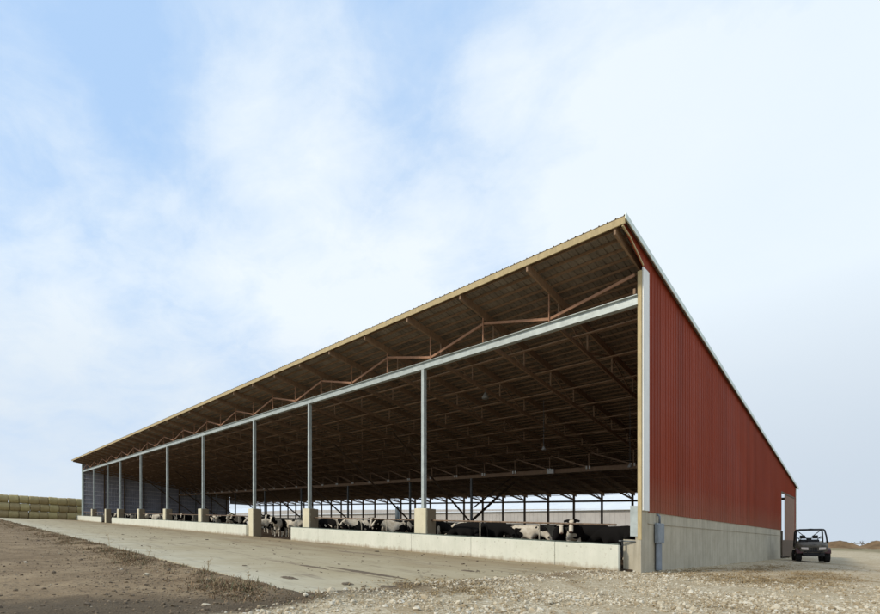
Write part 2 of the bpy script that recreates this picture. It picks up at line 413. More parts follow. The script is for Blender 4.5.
# trusses: one built, the others share its meshes
TU = [.25+3.63*k for k in range(32)]
def chord(mb, f, v0, v1, d, th=.07, lift=0, u=0):
    mb.add([(u-th/2, v0, f(v0)+lift), (u+th/2, v0, f(v0)+lift), (u+th/2, v1, f(v1)+lift), (u-th/2, v1, f(v1)+lift),
            (u-th/2, v0, f(v0)+lift+d), (u+th/2, v0, f(v0)+lift+d), (u+th/2, v1, f(v1)+lift+d), (u-th/2, v1, f(v1)+lift+d)],
           [(0,3,2,1),(4,5,6,7),(0,1,5,4),(1,2,6,5),(2,3,7,6),(3,0,4,7)])
def make_truss(u0):
    tr = empty('roof_truss', W((u0, 17, 9)), parent=barn)
    m = MB(); chord(m, roof_w, -1.78, 36.1, .34, .08, -.455, u0); m.build('top_chord', M['wood'], tr)
    m = MB(); chord(m, bot_w, -.1, DEP+.1, .20, .08, 0, u0); m.build('bottom_chord', M['wood'], tr)
    pts = np.linspace(.7, DEP-.1, 14)
    for i, v in enumerate(pts):
        MB().beam((u0, v, bot_w(v)+.2), (u0, v, roof_w(v)-.455), .09, .05, (0,1,0)).build('web', M['wood'], tr)
        if i < 13:
            v2 = pts[i+1]; a, b2 = (v, v2) if i % 2 else (v2, v)
            MB().beam((u0+.03, a, bot_w(a)+.16), (u0+.03, b2, roof_w(b2)-.43), .045, .09).build('web', M['wood'], tr)
    return tr
t0 = make_truss(TU[0])
for u in TU[1:]:
    dv = W((u, 0, 0))-W((TU[0], 0, 0)); c = t0.copy(); COL.objects.link(c); c.location = t0.location+dv
    for ch in list(t0.children):
        d = ch.copy(); COL.objects.link(d); d.parent = c
# front header, posts, piers
hd = MB()
hd.box((.142, -.02, 9.97), (LEN, .0, 10.31)); hd.box((.142, -.12, 10.31), (LEN, .12, 10.335)); hd.box((.142, -.12, 9.945), (LEN, .12, 9.97))
hd.build('header_beam', M['galv'], barn)
PIER_W = 2.35
for u in BAYU:
    p = MB(); p.box((u-.10, -.12, PIER_W), (u+.10, .11, 9.944)); p.build('steel_post', M['galv'], barn, bevel=.015)
    MB().box((u-.24, -.26, PIER_W), (u+.24, .24, PIER_W+.03)).build('base_plate', M['galv'], barn)
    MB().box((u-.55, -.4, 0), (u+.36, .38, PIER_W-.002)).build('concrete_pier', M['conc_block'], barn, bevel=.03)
MB().box((LEN-.2, -.15, 0), (LEN, .13, 9.94)).build('steel_post', M['galv'], barn)
# zigzag bracing between the header and the rafters
zz = [(u, 10.47 if (k % 2) else (11.1 if k == 0 else 11.28)) for k, u in enumerate(TU)]
for (a, wa), (b2, wb) in zip(zz[:-1], zz[1:]):
    MB().beam((a, -.06, wa), (b2, -.06, wb), .045, .11).build('zigzag_brace', M['wood_red'], barn)
for u, w in zz[1:]:
    MB().beam((u, -.11, 10.34), (u, -.11, roof_w(0)-.455), .05, .05, (0,1,0)).build('brace_strut', M['wood_red'], barn)
# lateral braces lying on the bottom chords, in overlapping lengths
for j, v in enumerate(np.arange(2.0, 35, 2.42)):
    if abs(v-18) < .6: continue
    u = .25; k = 0
    while u < LEN-2:
        e = min(u+3.63*4+.3, LEN-.2); o = .06 if k % 2 else -.06
        MB().box((u, v+o-.07, bot_w(v)+.205), (e, v+o+.07, bot_w(v)+.25)).build('lateral_brace', M['wood_light'], barn)
        u += 3.63*4; k += 1
# middle column line with its timber girder
GW = 6.57
MB().box((.2, 17.9, GW-.17), (LEN-.2, 18.1, GW+.17)).build('girder', M['wood'], barn)
for k, u in enumerate(TU):
    top = bot_w(18)
    MB().beam((u+.06, 18, GW+.17), (u+.06, 18, top+.1), .09, .09, (0,1,0)).build('girder_strut', M['wood'], barn)
    if k+1 < len(TU):
        MB().beam((u+.12, 17.95, GW+.17), (TU[k+1]-.05, 17.95, top+.1), .05, .10).build('girder_brace', M['wood'], barn)
    for s in (-.13, .13):
        MB().box((u+.06+s-.05, 17.8, GW+.02), (u+.06+s+.05, 17.895, GW+.26)).build('steel_bracket', M['trim_white'], barn)
for u in BAYU[1:]:
    MB().box((u-.09, 17.91, 0.1), (u+.09, 18.09, GW-.175)).build('middle_column', M['galv_dark'], barn)
    MB().box((u-.4, 17.6, 0), (u+.4, 18.4, 2.1)).build('concrete_pier', M['conc_side'], barn)
    MB().beam((u+.14, 17.85, 2.15), (u+.14, 7.9, bot_w(7.9)+.02), .09, .17).build('knee_brace', M['wood_dark'], barn)
    if u != BAYU[1]: continue
    MB().beam((u+.14, 18.15, 2.15), (u+.14, 25.5, bot_w(25.5)+.02), .09, .24).build('knee_brace', M['wood_dark'], barn)
    MB().beam((u-.14, 18.15, 3.5), (u-.14, 24.2, bot_w(24.2)+.02), .07, .12).build('knee_brace', M['wood_dark'], barn)
# rear posts and beam, rear wall
MB().box((.2, DEP-.12, 5.16), (LEN-.2, DEP+.08, 5.38)).build('rear_beam', M['wood_dark'], barn)
for u in TU[1:]:
    MB().box((u-.1, DEP-.14, 2.3), (u+.1, DEP+.1, roof_w(DEP)-.34)).build('rear_post', M['wood_dark'], barn)
MB().box((.9, DEP-.12, 0), (LEN, DEP+.13, 2.3)).build('rear_wall', M['conc_side'], barn)
# near end wall: concrete below, ribbed red steel above
fw = MB(); fw.box((0, .0, -.2), (.25, 28.35, 2.32)); fw.build('foundation_wall', M['conc_side'], barn, bevel=.015)
MB().box((-.03, .55, 1.80), (-.001, 28.35, 1.83)).build('form_line', M['conc_side'], barn)
OPV0, OPV1, OPW = 28.45, 35.1, 5.25
rd = MB(); prof = []; v = .56
while v < 36.0:
    for (a, d) in ((0, 0), (.015, .022), (.035, .022), (.05, 0), (.1016, 0), (.106, .005), (.118, .005), (.122, 0), (.203, 0), (.208, .005), (.220, .005), (.224, 0)):
        if v+a < 36.05: prof.append((v+a, d))
    v += .305
def wall_bot(v): return 2.24 if v < OPV0 else (OPW if v < OPV1 else .05)
cols = []
for (v, d) in prof:
    cols.append((v, d, wall_bot(v)))
vs_ = []; fs_ = []
for (v, d, wb) in cols:
    vs_ += [(-.02-d, v, wb), (-.02-d, v, roof_w(v)-.02)]
for i in range(len(cols)-1):
    if abs(cols[i][2]-cols[i+1][2]) < .01: fs_.append((2*i, 2*i+2, 2*i+3, 2*i+1))
    else:
        hi = max(cols[i][2], cols[i+1][2]); k = len(vs_)
        vs_ += [(-.02, cols[i][0], hi), (-.02, cols[i+1][0], hi)]
        fs_.append((k, k+1, 2*i+3, 2*i+1))
rd.add(vs_, fs_)
nface = len(rd.f)
ew = rd.build('end_wall_cladding', M['red'], barn)
sol = ew.modifiers.new('Solidify', 'SOLIDIFY'); sol.thickness = .006; sol.offset = 0
# gable piece that runs out under the overhang
g = MB(); g.prism([(-.02, -1.80, roof_w(-1.8)-.26), (-.02, .56, 11.12), (-.02, .56, roof_w(.56)-.02), (-.02, -1.80, roof_w(-1.8)-.02)], (-.02, 0, 0))
g.build('gable_return', M['red'], barn)
pts = [(-.045, -1.82, roof_w(-1.8)-.29), (-.045, -1.2, 11.86), (-.045, -.5, 11.58), (-.045, -.01, 11.37)]
g = MB()
for a, b2 in zip(pts[:-1], pts[1:]): g.beam(a, b2, .05, .06)
g.build('soffit_trim', M['wood_yellow'], barn)
MB().box((-.055, -.005, 2.28), (-.01, .57, 11.33)).build('corner_trim', M['trim_white'], barn)
MB().box((.0, -.06, 1.18), (.14, -.004, 11.2)).build('corner_post', M['wood_yellow'], barn)
MB().box((.145, -.05, 1.30), (.42, -.01, 2.45)).build('steel_plate', M['galv'], barn)
MB().box((-.002, -.10, -.1), (.66, -.004, 1.17)).build('corner_pilaster', M['conc_side'], barn)
MB().box((.0, .0, 2.33), (.14, .22, 9.94)).build('end_post', M['wood'], barn)
# rear door opening at the end wall
jm = MB(); jm.box((-.05, OPV0-.08, 2.2), (.02, OPV0+.06, OPW)); jm.box((-.05, OPV0-.08, OPW-.02), (.02, OPV1+.05, OPW+.12)); jm.build('door_frame', M['wood_dark'], barn)
MB().box((-.04, 30.2, 0.15), (.01, OPV1, OPW-.05)).build('sliding_door', wood('door_boards', (.22, .13, .09)), barn)
MB().box((-.10, OPV0+.08, .1), (-.06, OPV1-.1, 1.45)).build('gate_boards', M['wood_dark'], barn)
MB().box((-.06, 35.75, 0), (.1, 36.1, roof_w(36)-.1)).build('corner_trim', M['rake'], barn)
# far end wall seen from inside: steel sheet on girts and posts
m = MB(); prof = []; v = 0
while v < 29.8: prof += [(v, 0), (v+.03, .02), (v+.06, .02), (v+.09, 0)]; v += .305
vs_ = []; fs_ = []
for (v, d) in prof: vs_ += [(LEN-d+.05, v, 1.3), (LEN-d+.05, v, roof_w(v)-.05)]
for i in range(len(prof)-1): fs_.append((2*i, 2*i+2, 2*i+3, 2*i+1))
i0 = len(vs_); vs_ += [(LEN+.05, 29.8, 5.3), (LEN+.05, 36, 5.3), (LEN+.05, 36, roof_w(36)-.05), (LEN+.05, 29.8, roof_w(29.8)-.05)]; fs_.append((i0, i0+1, i0+2, i0+3))
m.add(vs_, fs_); fe = m.build('far_end_cladding', simple('bare_steel_sheet', (.40, .41, .47), .15, 1, .5, .1), barn)
sol = fe.modifiers.new('Solidify', 'SOLIDIFY'); sol.thickness = .006; sol.offset = 1
for w in np.arange(1.9, 10.5, .85):
    v1 = min(29.8, (11.6-w)/.156)
    MB().box((LEN-.19, .1, w-.08), (LEN-.05, v1, w+.06)).build('girt', simple('girt_timber', (.62, .61, .64), .2, 2) if 'girt_m' not in M else M['girt_m'], barn)
    M.setdefault('girt_m', bpy.data.materials['girt_timber'])
for v in np.arange(3.6, 30, 3.6):
    MB().box((LEN-.40, v-.1, 1.3), (LEN-.2, v+.1, roof_w(v)-.4)).build('end_post', M['wood_dark'], barn)
MB().box((LEN-.1, .2, 0), (LEN+.15, 29.8, 1.3)).build('foundation_wall', M['conc_side'], barn)
MB().box((LEN, -.2, 0), (LEN+.22, .1, 11.6)).build('corner_trim', M['rake'], barn)
# ------------------------------------------------------------------ feed walls and rails
def vplane_u(x, v):
    r = np.array([(x-440)/F, 1.0]); u0, v0 = uv_of(0, 0); ru, rv = float(r@L), float(r@R)
    return u0+(v-v0)/rv*ru
M['cap'] = simple('dark_shade_strip', (.10, .12, .10), .3, 4, .6)  # dark strip colour, painted for the shade behind the wall tops
def feed_wall(joints, label):
    o = empty('feed_wall', W(((joints[0]+joints[-1])/2, WALL_V+.1, 0)), label, 'wall')
    for a, b2 in zip(joints[:-1], joints[1:]):
        MB().box((a+.008, WALL_V, -.15), (b2-.008, WALL_V+.2, .95)).build('wall_panel', M['conc_front'], o, bevel=.018)
    MB().box((joints[0]+.03, WALL_V+.03, .952), (joints[-1]-.03, WALL_V+.17, 1.0)).build('shade_strip', M['cap'], o)  # added strip that stands for the shade behind the wall
    return o
feed_wall([.62, 3.3, 7.85, 12.1, 21.6, 25.4], 'pale concrete feed wall nearest the red end wall')
feed_wall([33.2]+[33.2+4.25*k for k in range(1, 12)]+[84.2], 'longest pale concrete feed wall, between the two gaps')
feed_wall([92.6, 98, 104, 110, 116.5], 'short pale concrete feed wall at the far end by the stacked bales')
ends = [.5]+BAYU+[LEN]
RAILTXT = ['nearest the red wall', 'left of the tallest looking pier', 'across the first gap', 'just beyond the first gap', 'fifth bay', 'sixth bay', 'seventh bay', 'at the second gap', 'ninth bay', 'last bay by the bales']
rail_lab = ['rusty pipe rail over the feed wall, in the bay nearest the red wall', 'rusty pipe rail over the feed wall between the two nearest steel posts', None,
            'rusty pipe rail in the first bay past the open gap', 'rusty pipe rail in the second bay past the open gap', 'rusty pipe rail in the third bay past the open gap',
            'rusty pipe rail in the fourth bay past the open gap', None, 'rusty pipe rail in the bay just past the far gap', 'rusty pipe rail in the bay against the far end wall']
for k, lab in enumerate(rail_lab):
    if lab is None: continue
    a, b2 = ends[k]+.6, ends[k+1]-.56
    if k == 1: b2 = ends[k+1]-.56
    o = empty('pipe_rail', W(((a+b2)/2, .05, .95)), lab, 'rail', 'pipe rails above the feed walls')
    MB().tube([(a-.1, .05, 1.72), (b2+.06, .05, 1.72)], .04, 8).build('top_pipe', M['rust'], o, smooth=True)
    nn = max(2, int((b2-a)/2.6))
    for i in range(1, nn):
        u = a+(b2-a)*i/nn
        if k != 1 or i not in (2, 3):
            MB().tube([(u, .05, .42), (u, .05, 1.68)], .032, 8).build('upright', M['pipe'], o, smooth=True)
        else:
            MB().tube([(u-.28, .03, .42), (u-.28, .03, 1.2), (u-.2, .03, 1.5), (u, .03, 1.63), (u+.3, .03, 1.66)], .036, 8).build('bent_loop', M['pipe'], o, smooth=True)
# steel gate arm at the corner
o = empty('corner_rail', W((.55, -.3, .9)), 'short dark steel rail between feed wall end and barn corner', 'rail')
MB().tube([(.2, -.12, 1.1), (.75, -.3, 1.1)], .03, 8).build('arm', M['galv_dark'], o); MB().tube([(.62, -.3, .5), (.62, -.3, 1.12)], .035, 8).build('upright', M['black'], o)
# electrical box on the end wall
def uplane_v(x):
    r = np.array([(x-440)/F, 1.0]); u0, v0 = uv_of(0, 0); ru, rv = float(r@L), float(r@R)
    return v0+(0-u0)/ru*rv
v0_, v1_ = uplane_v(653.6), uplane_v(660.2)
o = empty('electrical_box', W((-.1, (v0_+v1_)/2, .0)), 'blue grey electrical box and conduit on the concrete end wall', 'electrical box')
MB().box((-.16, v0_, 1.06), (-.035, v1_, 1.85)).build('box', simple('grey_paint', (.23, .26, .29), .12, 3, .5), o, bevel=.015)
MB().box((-.175, v0_+.03, 1.10), (-.161, v1_-.03, 1.81)).build('door', bpy.data.materials['grey_paint'], o, bevel=.006)
MB().box((-.13, v0_+.08, 0), (-.035, v1_-.15, 1.06)).build('conduit', simple('conduit_grey', (.20, .23, .27), .15, 3, .5), o, bevel=.03)
MB().tube([(-.12, (v0_+v1_)/2-.05, 1.85), (-.12, (v0_+v1_)/2-.05, 2.12), (-.02, (v0_+v1_)/2-.05, 2.2)], .04, 8).build('riser_pipe', bpy.data.materials['conduit_grey'], o, smooth=True)
# hanging lamps
for (u, v, wtop, drop, lab) in ((11.0, 4.4, bot_w(4.4), .35, 'grey dome lamp under the roof just right of the nearest steel post'),
                          (8.7, 7.2, bot_w(7.2), 2.9, 'grey dome lamp hanging low in the middle of the nearest bay'),
                          (4.4, 9.6, bot_w(9.6), 3.6, 'grey dome lamp hanging low beside the red end wall')):
    o = empty('dome_lamp', W((u, v, wtop-drop)), lab, 'lamp', 'dome lamps hanging from the trusses')
    w = wtop-drop; q = 1.0 if drop < 1 else .62
    MB().lathe([(a_*q, b_*q) for a_, b_ in ((-.16, .0), (-.16, .2), (-.12, .22), (.02, .16), (.12, .1), (.2, .06), (.22, .0))], 16, 'z', (u, v, w)).build('shade', M['lamp'], o, smooth=True)
    MB().tube([(u, v, w+.2*q), (u, v, wtop+.1)], .012, 6).build('hanger', M['galv_dark'], o)
o = empty('light_fixture', W((14.6, 17.75, GW)), 'white boxy light fixture on the brown girder', 'lamp')
MB().box((14.25, 17.62, GW-.19), (14.9, 17.79, GW+.17)).build('housing', M['trim_white'], o, bevel=.02)
MB().box((14.3, 17.60, GW-.14), (14.85, 17.618, GW+.12)).build('lens', simple('dull_lens', (.6, .6, .56), .05, 4, .3), o)
# ------------------------------------------------------------------ neighbours behind
nb = empty('metal_shed', W((110, 64, 0)), 'long low pale metal shed seen through the open rear of the barn', 'shed')
m = MB(); prof = []; u = 16
while u < 215: prof += [(u, 0), (u+.04, .04), (u+.12, .04), (u+.16, 0)]; u += .9
vs_ = []; fs_ = []
for (u, d) in prof: vs_ += [(u, 60-d, -.2), (u, 60-d, 5.75-.003*(u-30))]
for i in range(len(prof)-1): fs_.append((2*i, 2*i+2, 2*i+3, 2*i+1))
m.add(vs_, fs_); m.build('wall', simple('pale_cladding', (.42, .40, .38), .08, .6, .6), nb)
MB().add  # no-op
r = MB(); r.add([(15, 59.5, 5.82), (216, 59.5, 5.25), (216, 72, 9.3), (15, 72, 9.9), (15, 84, 5.9), (216, 84, 5.3)], [(0,1,2,3), (3,2,5,4)]); ro = r.build('roof', simple('white_roof_steel', (.66, .70, .74), .05, .5, .4), nb)
ro.modifiers.new('Solidify', 'SOLIDIFY').thickness = .08
MB().prism([(16, 60, -.2), (16, 84, -.2), (16, 84, 5.8), (16, 72, 9.7), (16, 60, 5.8)], (.1, 0, 0)).build('end_wall', bpy.data.materials['pale_cladding'], nb)
tk = empty('feed_tank', W((48, 41, 0)), 'blue grey upright tank behind the barn, seen between rear posts', 'tank')
cx_ = vplane_u(397.5, 41)
tk.location = W((cx_, 41, 0))
MB().lathe([(0, 0), (0, .42), (5.0, .42), (5.15, .2), (5.15, 0)], 20, 'z', (cx_, 41, 0)).build('shell', simple('tank_steel', (.10, .125, .14), .15, 2, .6, .1), tk, smooth=True)
MB().lathe([(5.15, .0), (5.15, .1), (5.3, .1), (5.3, 0)], 12, 'z', (cx_, 41, 0)).build('cap', M['galv_dark'], tk)
# ------------------------------------------------------------------ hay
def hay_mat():
    m, nt, b = newmat('round_bale_hay', .95, 0, .1)
    co = obj_co(nt); oi = nt.nodes.new('ShaderNodeObjectInfo').outputs['Random']
    n = noise(nt, mapping(nt, co, (14, 2.5, 2.5)), 2, 6, .7)
    c = ramp(nt, n, [(.3, (.22, .175, .085)), (.55, (.38, .315, .165)), (.75, (.52, .44, .255))])
    hs = nt.nodes.new('ShaderNodeHueSaturation'); nt.links.new(c, hs.inputs['Color'])
    nt.links.new(math_(nt, 'ADD', math_(nt, 'MULTIPLY', oi, .35), .8), hs.inputs['Value'])
    nt.links.new(math_(nt, 'ADD', math_(nt, 'MULTIPLY', oi, .02), .487), hs.inputs['Hue'])
    nt.links.new(hs.outputs[0], b.inputs['Base Color'])
    bump(nt, b, n, .8, .03)
    return m
M['hay'] = hay_mat()
hb = MB(I3); BR, BL = .82, 1.50
pr = [(-BL/2, 0), (-BL/2, .3), (-BL/2+.005, BR-.14), (-BL/2+.03, BR-.055), (-BL/2+.10, BR-.012)]+[(t, BR+.006*(-1)**k) for k, t in enumerate(np.linspace(-BL/2+.18, BL/2-.18, 9))]+[(BL/2-.10, BR-.012), (BL/2-.03, BR-.055), (BL/2-.005, BR-.14), (BL/2, .3), (BL/2, 0)]
hb.lathe(pr, 28, 'x', (0, 0, 0))
hv = []
for p in hb.v:
    q = Vector(p); k = 1+.07*mn.noise(q*1.6); z = q.z*k
    if z < -.70: z = -.70-(z+.70)*-.15
    hv.append((q.x, q.y*k, z))
hme = bpy.data.meshes.new('hay_bale'); hme.from_pydata(hv, [], hb.f); hme.materials.append(M['hay']); hme.polygons.foreach_set('use_smooth', [True]*len(hme.polygons))
ORD = ['first', 'second', 'third', 'fourth', 'fifth', 'sixth', 'seventh', 'eighth', 'ninth', 'tenth', 'eleventh', 'twelfth']
ROW = ['bottom', 'middle', 'top']
for r_ in range(3):
    for k in range(11):
        v = 1.6-1.5*k+random.uniform(-.03, .03)+.2*(r_ % 2)
        u = 117.6+random.uniform(-.08, .08)+.1*r_
        ob = bpy.data.objects.new('hay_bale', hme); COL.objects.link(ob)
        sg = random.uniform(.94, 1.06); ob.scale = (1.0, sg, random.uniform(.98, 1.035))
        ob.location = W((u, v, .68+1.5*r_+random.uniform(-.03, .03))); ob.rotation_euler = (0, random.uniform(-.045, .045), math.atan2(R[1], R[0])+random.uniform(-.06, .06))
        tag(ob, '%s round tan hay bale from the barn in the %s row of the stack' % (ORD[k], ROW[r_]), 'hay bale', 'round hay bales stacked three high')
# bales seen through the far rear doorway
for k in range(4):
    ob = bpy.data.objects.new('hay_bale', hme); COL.objects.link(ob); ob.location = W((124, 29.5+1.55*k, .68)); ob.rotation_euler = (0, 0, math.atan2(R[1], R[0]))
    tag(ob, 'round brown bale beyond the far rear doorway of the barn', 'hay bale', 'bales beyond the far doorway')
    ob2 = bpy.data.objects.new('hay_bale', hme); COL.objects.link(ob2); ob2.location = W((124, 29.6+1.55*k, 2.2)); ob2.rotation_euler = (0, 0, math.atan2(R[1], R[0]))
    tag(ob2, 'round brown bale beyond the far rear doorway of the barn', 'hay bale', 'bales beyond the far doorway')
hp = empty('hoop_shed', W((150, 36, 0)), 'white hoop roofed shed showing through the far rear doorway', 'shed')
m = MB(); vs_ = []; fs_ = []
for i in range(2):
    for k in range(13): a = math.pi*k/12; vs_.append((142+i*16, 36+9*math.cos(a)*-1, -.1+4.6*math.sin(a)**.8))
for k in range(12): fs_.append((k, k+1, 13+k+1, 13+k))
fs_.append(tuple(range(13)))
m.add(vs_, fs_); m.build('hoop_cover', simple('white_fabric', (.75, .76, .76), .05, .5), hp)
MB().box((141.85, 33, 0), (141.98, 39, 3.2)).build('door', simple('hoop_door', (.5, .5, .5), .1), hp)
# ------------------------------------------------------------------ cattle
def cow_mat():
    m, nt, b = newmat('holstein_coat', .95, 0, .08)
    co = obj_co(nt); oi = nt.nodes.new('ShaderNodeObjectInfo')
    off = nt.nodes.new('ShaderNodeCombineXYZ')
    for i, k in enumerate((37.0, 91.0, 53.0)): nt.links.new(math_(nt, 'MULTIPLY', oi.outputs['Random'], k), off.inputs[i])
    va = nt.nodes.new('ShaderNodeVectorMath'); va.operation = 'ADD'; nt.links.new(co, va.inputs[0]); nt.links.new(off.outputs[0], va.inputs[1])
    n = noise(nt, va.outputs[0], 1.15, 2, .5, .5)
    sc = nt.nodes.new('ShaderNodeSeparateColor'); nt.links.new(oi.outputs['Color'], sc.inputs[0])
    k = math_(nt, 'GREATER_THAN', math_(nt, 'ADD', n, sc.outputs[0]), 1.02)
    sep = nt.nodes.new('ShaderNodeSeparateXYZ'); nt.links.new(co, sep.inputs[0])
    legs = math_(nt, 'LESS_THAN', math_(nt, 'ADD', sep.outputs[2], math_(nt, 'MULTIPLY', n, .3)), .52)
    k = math_(nt, 'MAXIMUM', k, legs)
    white = ramp(nt, noise(nt, co, 6, 4), [(.3, (.50, .43, .33)), (.7, (.72, .66, .55))])
    c = mix(nt, k, (.011, .010, .0095), white)
    at = nt.nodes.new('ShaderNodeAttribute'); at.attribute_name = 'face'
    sb = nt.nodes.new('ShaderNodeSeparateColor'); nt.links.new(at.outputs['Color'], sb.inputs[0])
    c = mix(nt, math_(nt, 'MULTIPLY', sb.outputs[0], sc.outputs[1]), c, white)
    c = mix(nt, sb.outputs[1], c, (.20, .12, .10))
    c = mix(nt, sb.outputs[2], c, (.006, .005, .005))
    nt.links.new(c, b.inputs['Base Color'])
    bump(nt, b, noise(nt, co, 40, 3), .1)
    return m
M['cow'] = cow_mat()
def cow_mesh(name, pose):
    V = []; E = []; RD = []
    def add(p, r, par=None):
        V.append(p); RD.append(r if isinstance(r, tuple) else (r, r))
        if par is not None: E.append((par, len(V)-1))
        return len(V)-1
    pel = add((-.60, 0, 1.14), (.27, .29)); mid = add((-.15, 0, 1.06), (.33, .36), pel); ch = add((.35, 0, 1.06), (.29, .36), mid); sh = add((.68, 0, 1.16), (.20, .27), ch)
    if pose == 'up':   nk = (1.0, 0, 1.30); po = (1.24, 0, 1.42); fm = (1.38, 0, 1.22); mz = (1.46, 0, 1.0); ex = 1
    elif pose == 'level': nk = (1.0, 0, 1.24); po = (1.30, 0, 1.32); fm = (1.48, 0, 1.17); mz = (1.63, 0, 1.0)
    elif pose == 'turn': nk = (.98, .10, 1.34); po = (1.15, .26, 1.48); fm = (1.22, .44, 1.34); mz = (1.26, .58, 1.16)
    else:              nk = (1.02, 0, .98); po = (1.28, 0, .78); fm = (1.38, 0, .55); mz = (1.42, 0, .34)
    n1 = add(nk, (.13, .19), sh); p1 = add(po, (.105, .125), n1); f1 = add(fm, (.088, .09), p1); m1 = add(mz, (.082, .07), f1)
    fdir = (Vector(mz)-Vector(po)).normalized(); side = fdir.cross(Vector((0, 0, 1))); side = side.normalized()
    for s in (-1, 1):
        e1 = Vector(po)+side*s*.17+Vector((0, 0, .03)); e2 = Vector(po)+side*s*.29+Vector((0, 0, 0))
        a = add(tuple(e1), (.035, .05), p1); add(tuple(e2), (.02, .045), a)
        a = add((.42, s*.17, .74), (.085, .12), ch); a = add((.44, s*.17, .47), (.055, .06), a); a = add((.45, s*.17, .14), (.038, .04), a); add((.48, s*.17, .02), (.055, .055), a)
        a = add((-.52, s*.20, .84), (.12, .19), pel); a = add((-.72, s*.19, .52), (.055, .075), a); a = add((-.67, s*.18, .14), (.04, .042), a); add((-.63, s*.18, .02), (.055, .055), a)
    a = add((-.88, 0, 1.24), (.06, .08), pel); a = add((-.98, 0, 1.0), .028, a); a = add((-1.0, .02, .7), .025, a); add((-1.0, .03, .45), .05, a)
    a = add((-.36, 0, .72), (.15, .13), mid)
    me = bpy.data.meshes.new(name+'_skel'); me.from_pydata(V, E, []); ob = bpy.data.objects.new(name+'_skel', me); COL.objects.link(ob)
    sk = ob.modifiers.new('Skin', 'SKIN'); sk.use_smooth_shade = True
    for i, d in enumerate(me.skin_vertices[0].data): d.radius = RD[i]; d.use_root = (i == 0)
    ob.modifiers.new('Sub', 'SUBSURF').levels = 2
    dg = bpy.context.evaluated_depsgraph_get(); dg.update()
    out = bpy.data.meshes.new_from_object(ob.evaluated_get(dg)); out.name = name
    bpy.data.objects.remove(ob)
    out.materials.clear(); out.materials.append(M['cow'])
    # eyes: small bulges at the side of the head, part of the same mesh
    bm = bmesh.new(); bm.from_mesh(out); lay = bm.loops.layers.color.new('face')
    n0 = len(bm.verts); hc = Vector(po).lerp(Vector(mz), .38)
    up = side.cross(fdir); up = up if up.z > 0 else -up
    for s in (-1, 1):
        bmesh.ops.create_icosphere(bm, subdivisions=1, radius=.028, matrix=Matrix.Translation(hc+side*s*.092+up*.045))
    bm.verts.index_update()
    ax = Vector(mz)-Vector(po); al = ax.length; ax.normalize()
    for f in bm.faces:
        for l in f.loops:
            q = l.vert.co-Vector(po); t = q.dot(ax); sd = abs(q.dot(side)); r = g = bl = 0.0
            if l.vert.index >= n0: bl = 1.0
            elif -.05 < t and q.dot(up) > -.02 and (Vector(l.vert.co)-Vector(po)).length < al+.2:
                r = 1.0 if sd < .068+.02*max(0, t/al) and t > -.02 else 0.0
                if t > al*.93: g = 1.0
            elif t > al*.93 and (Vector(l.vert.co)-Vector(po)).length < al+.2: g = 1.0
            l[lay] = (r, g, bl, 1)
        f.smooth = True
    bm.to_mesh(out); bm.free()
    return out
CM = {p: cow_mesh('dairy_cow', p) for p in ('up', 'level', 'turn', 'down')}
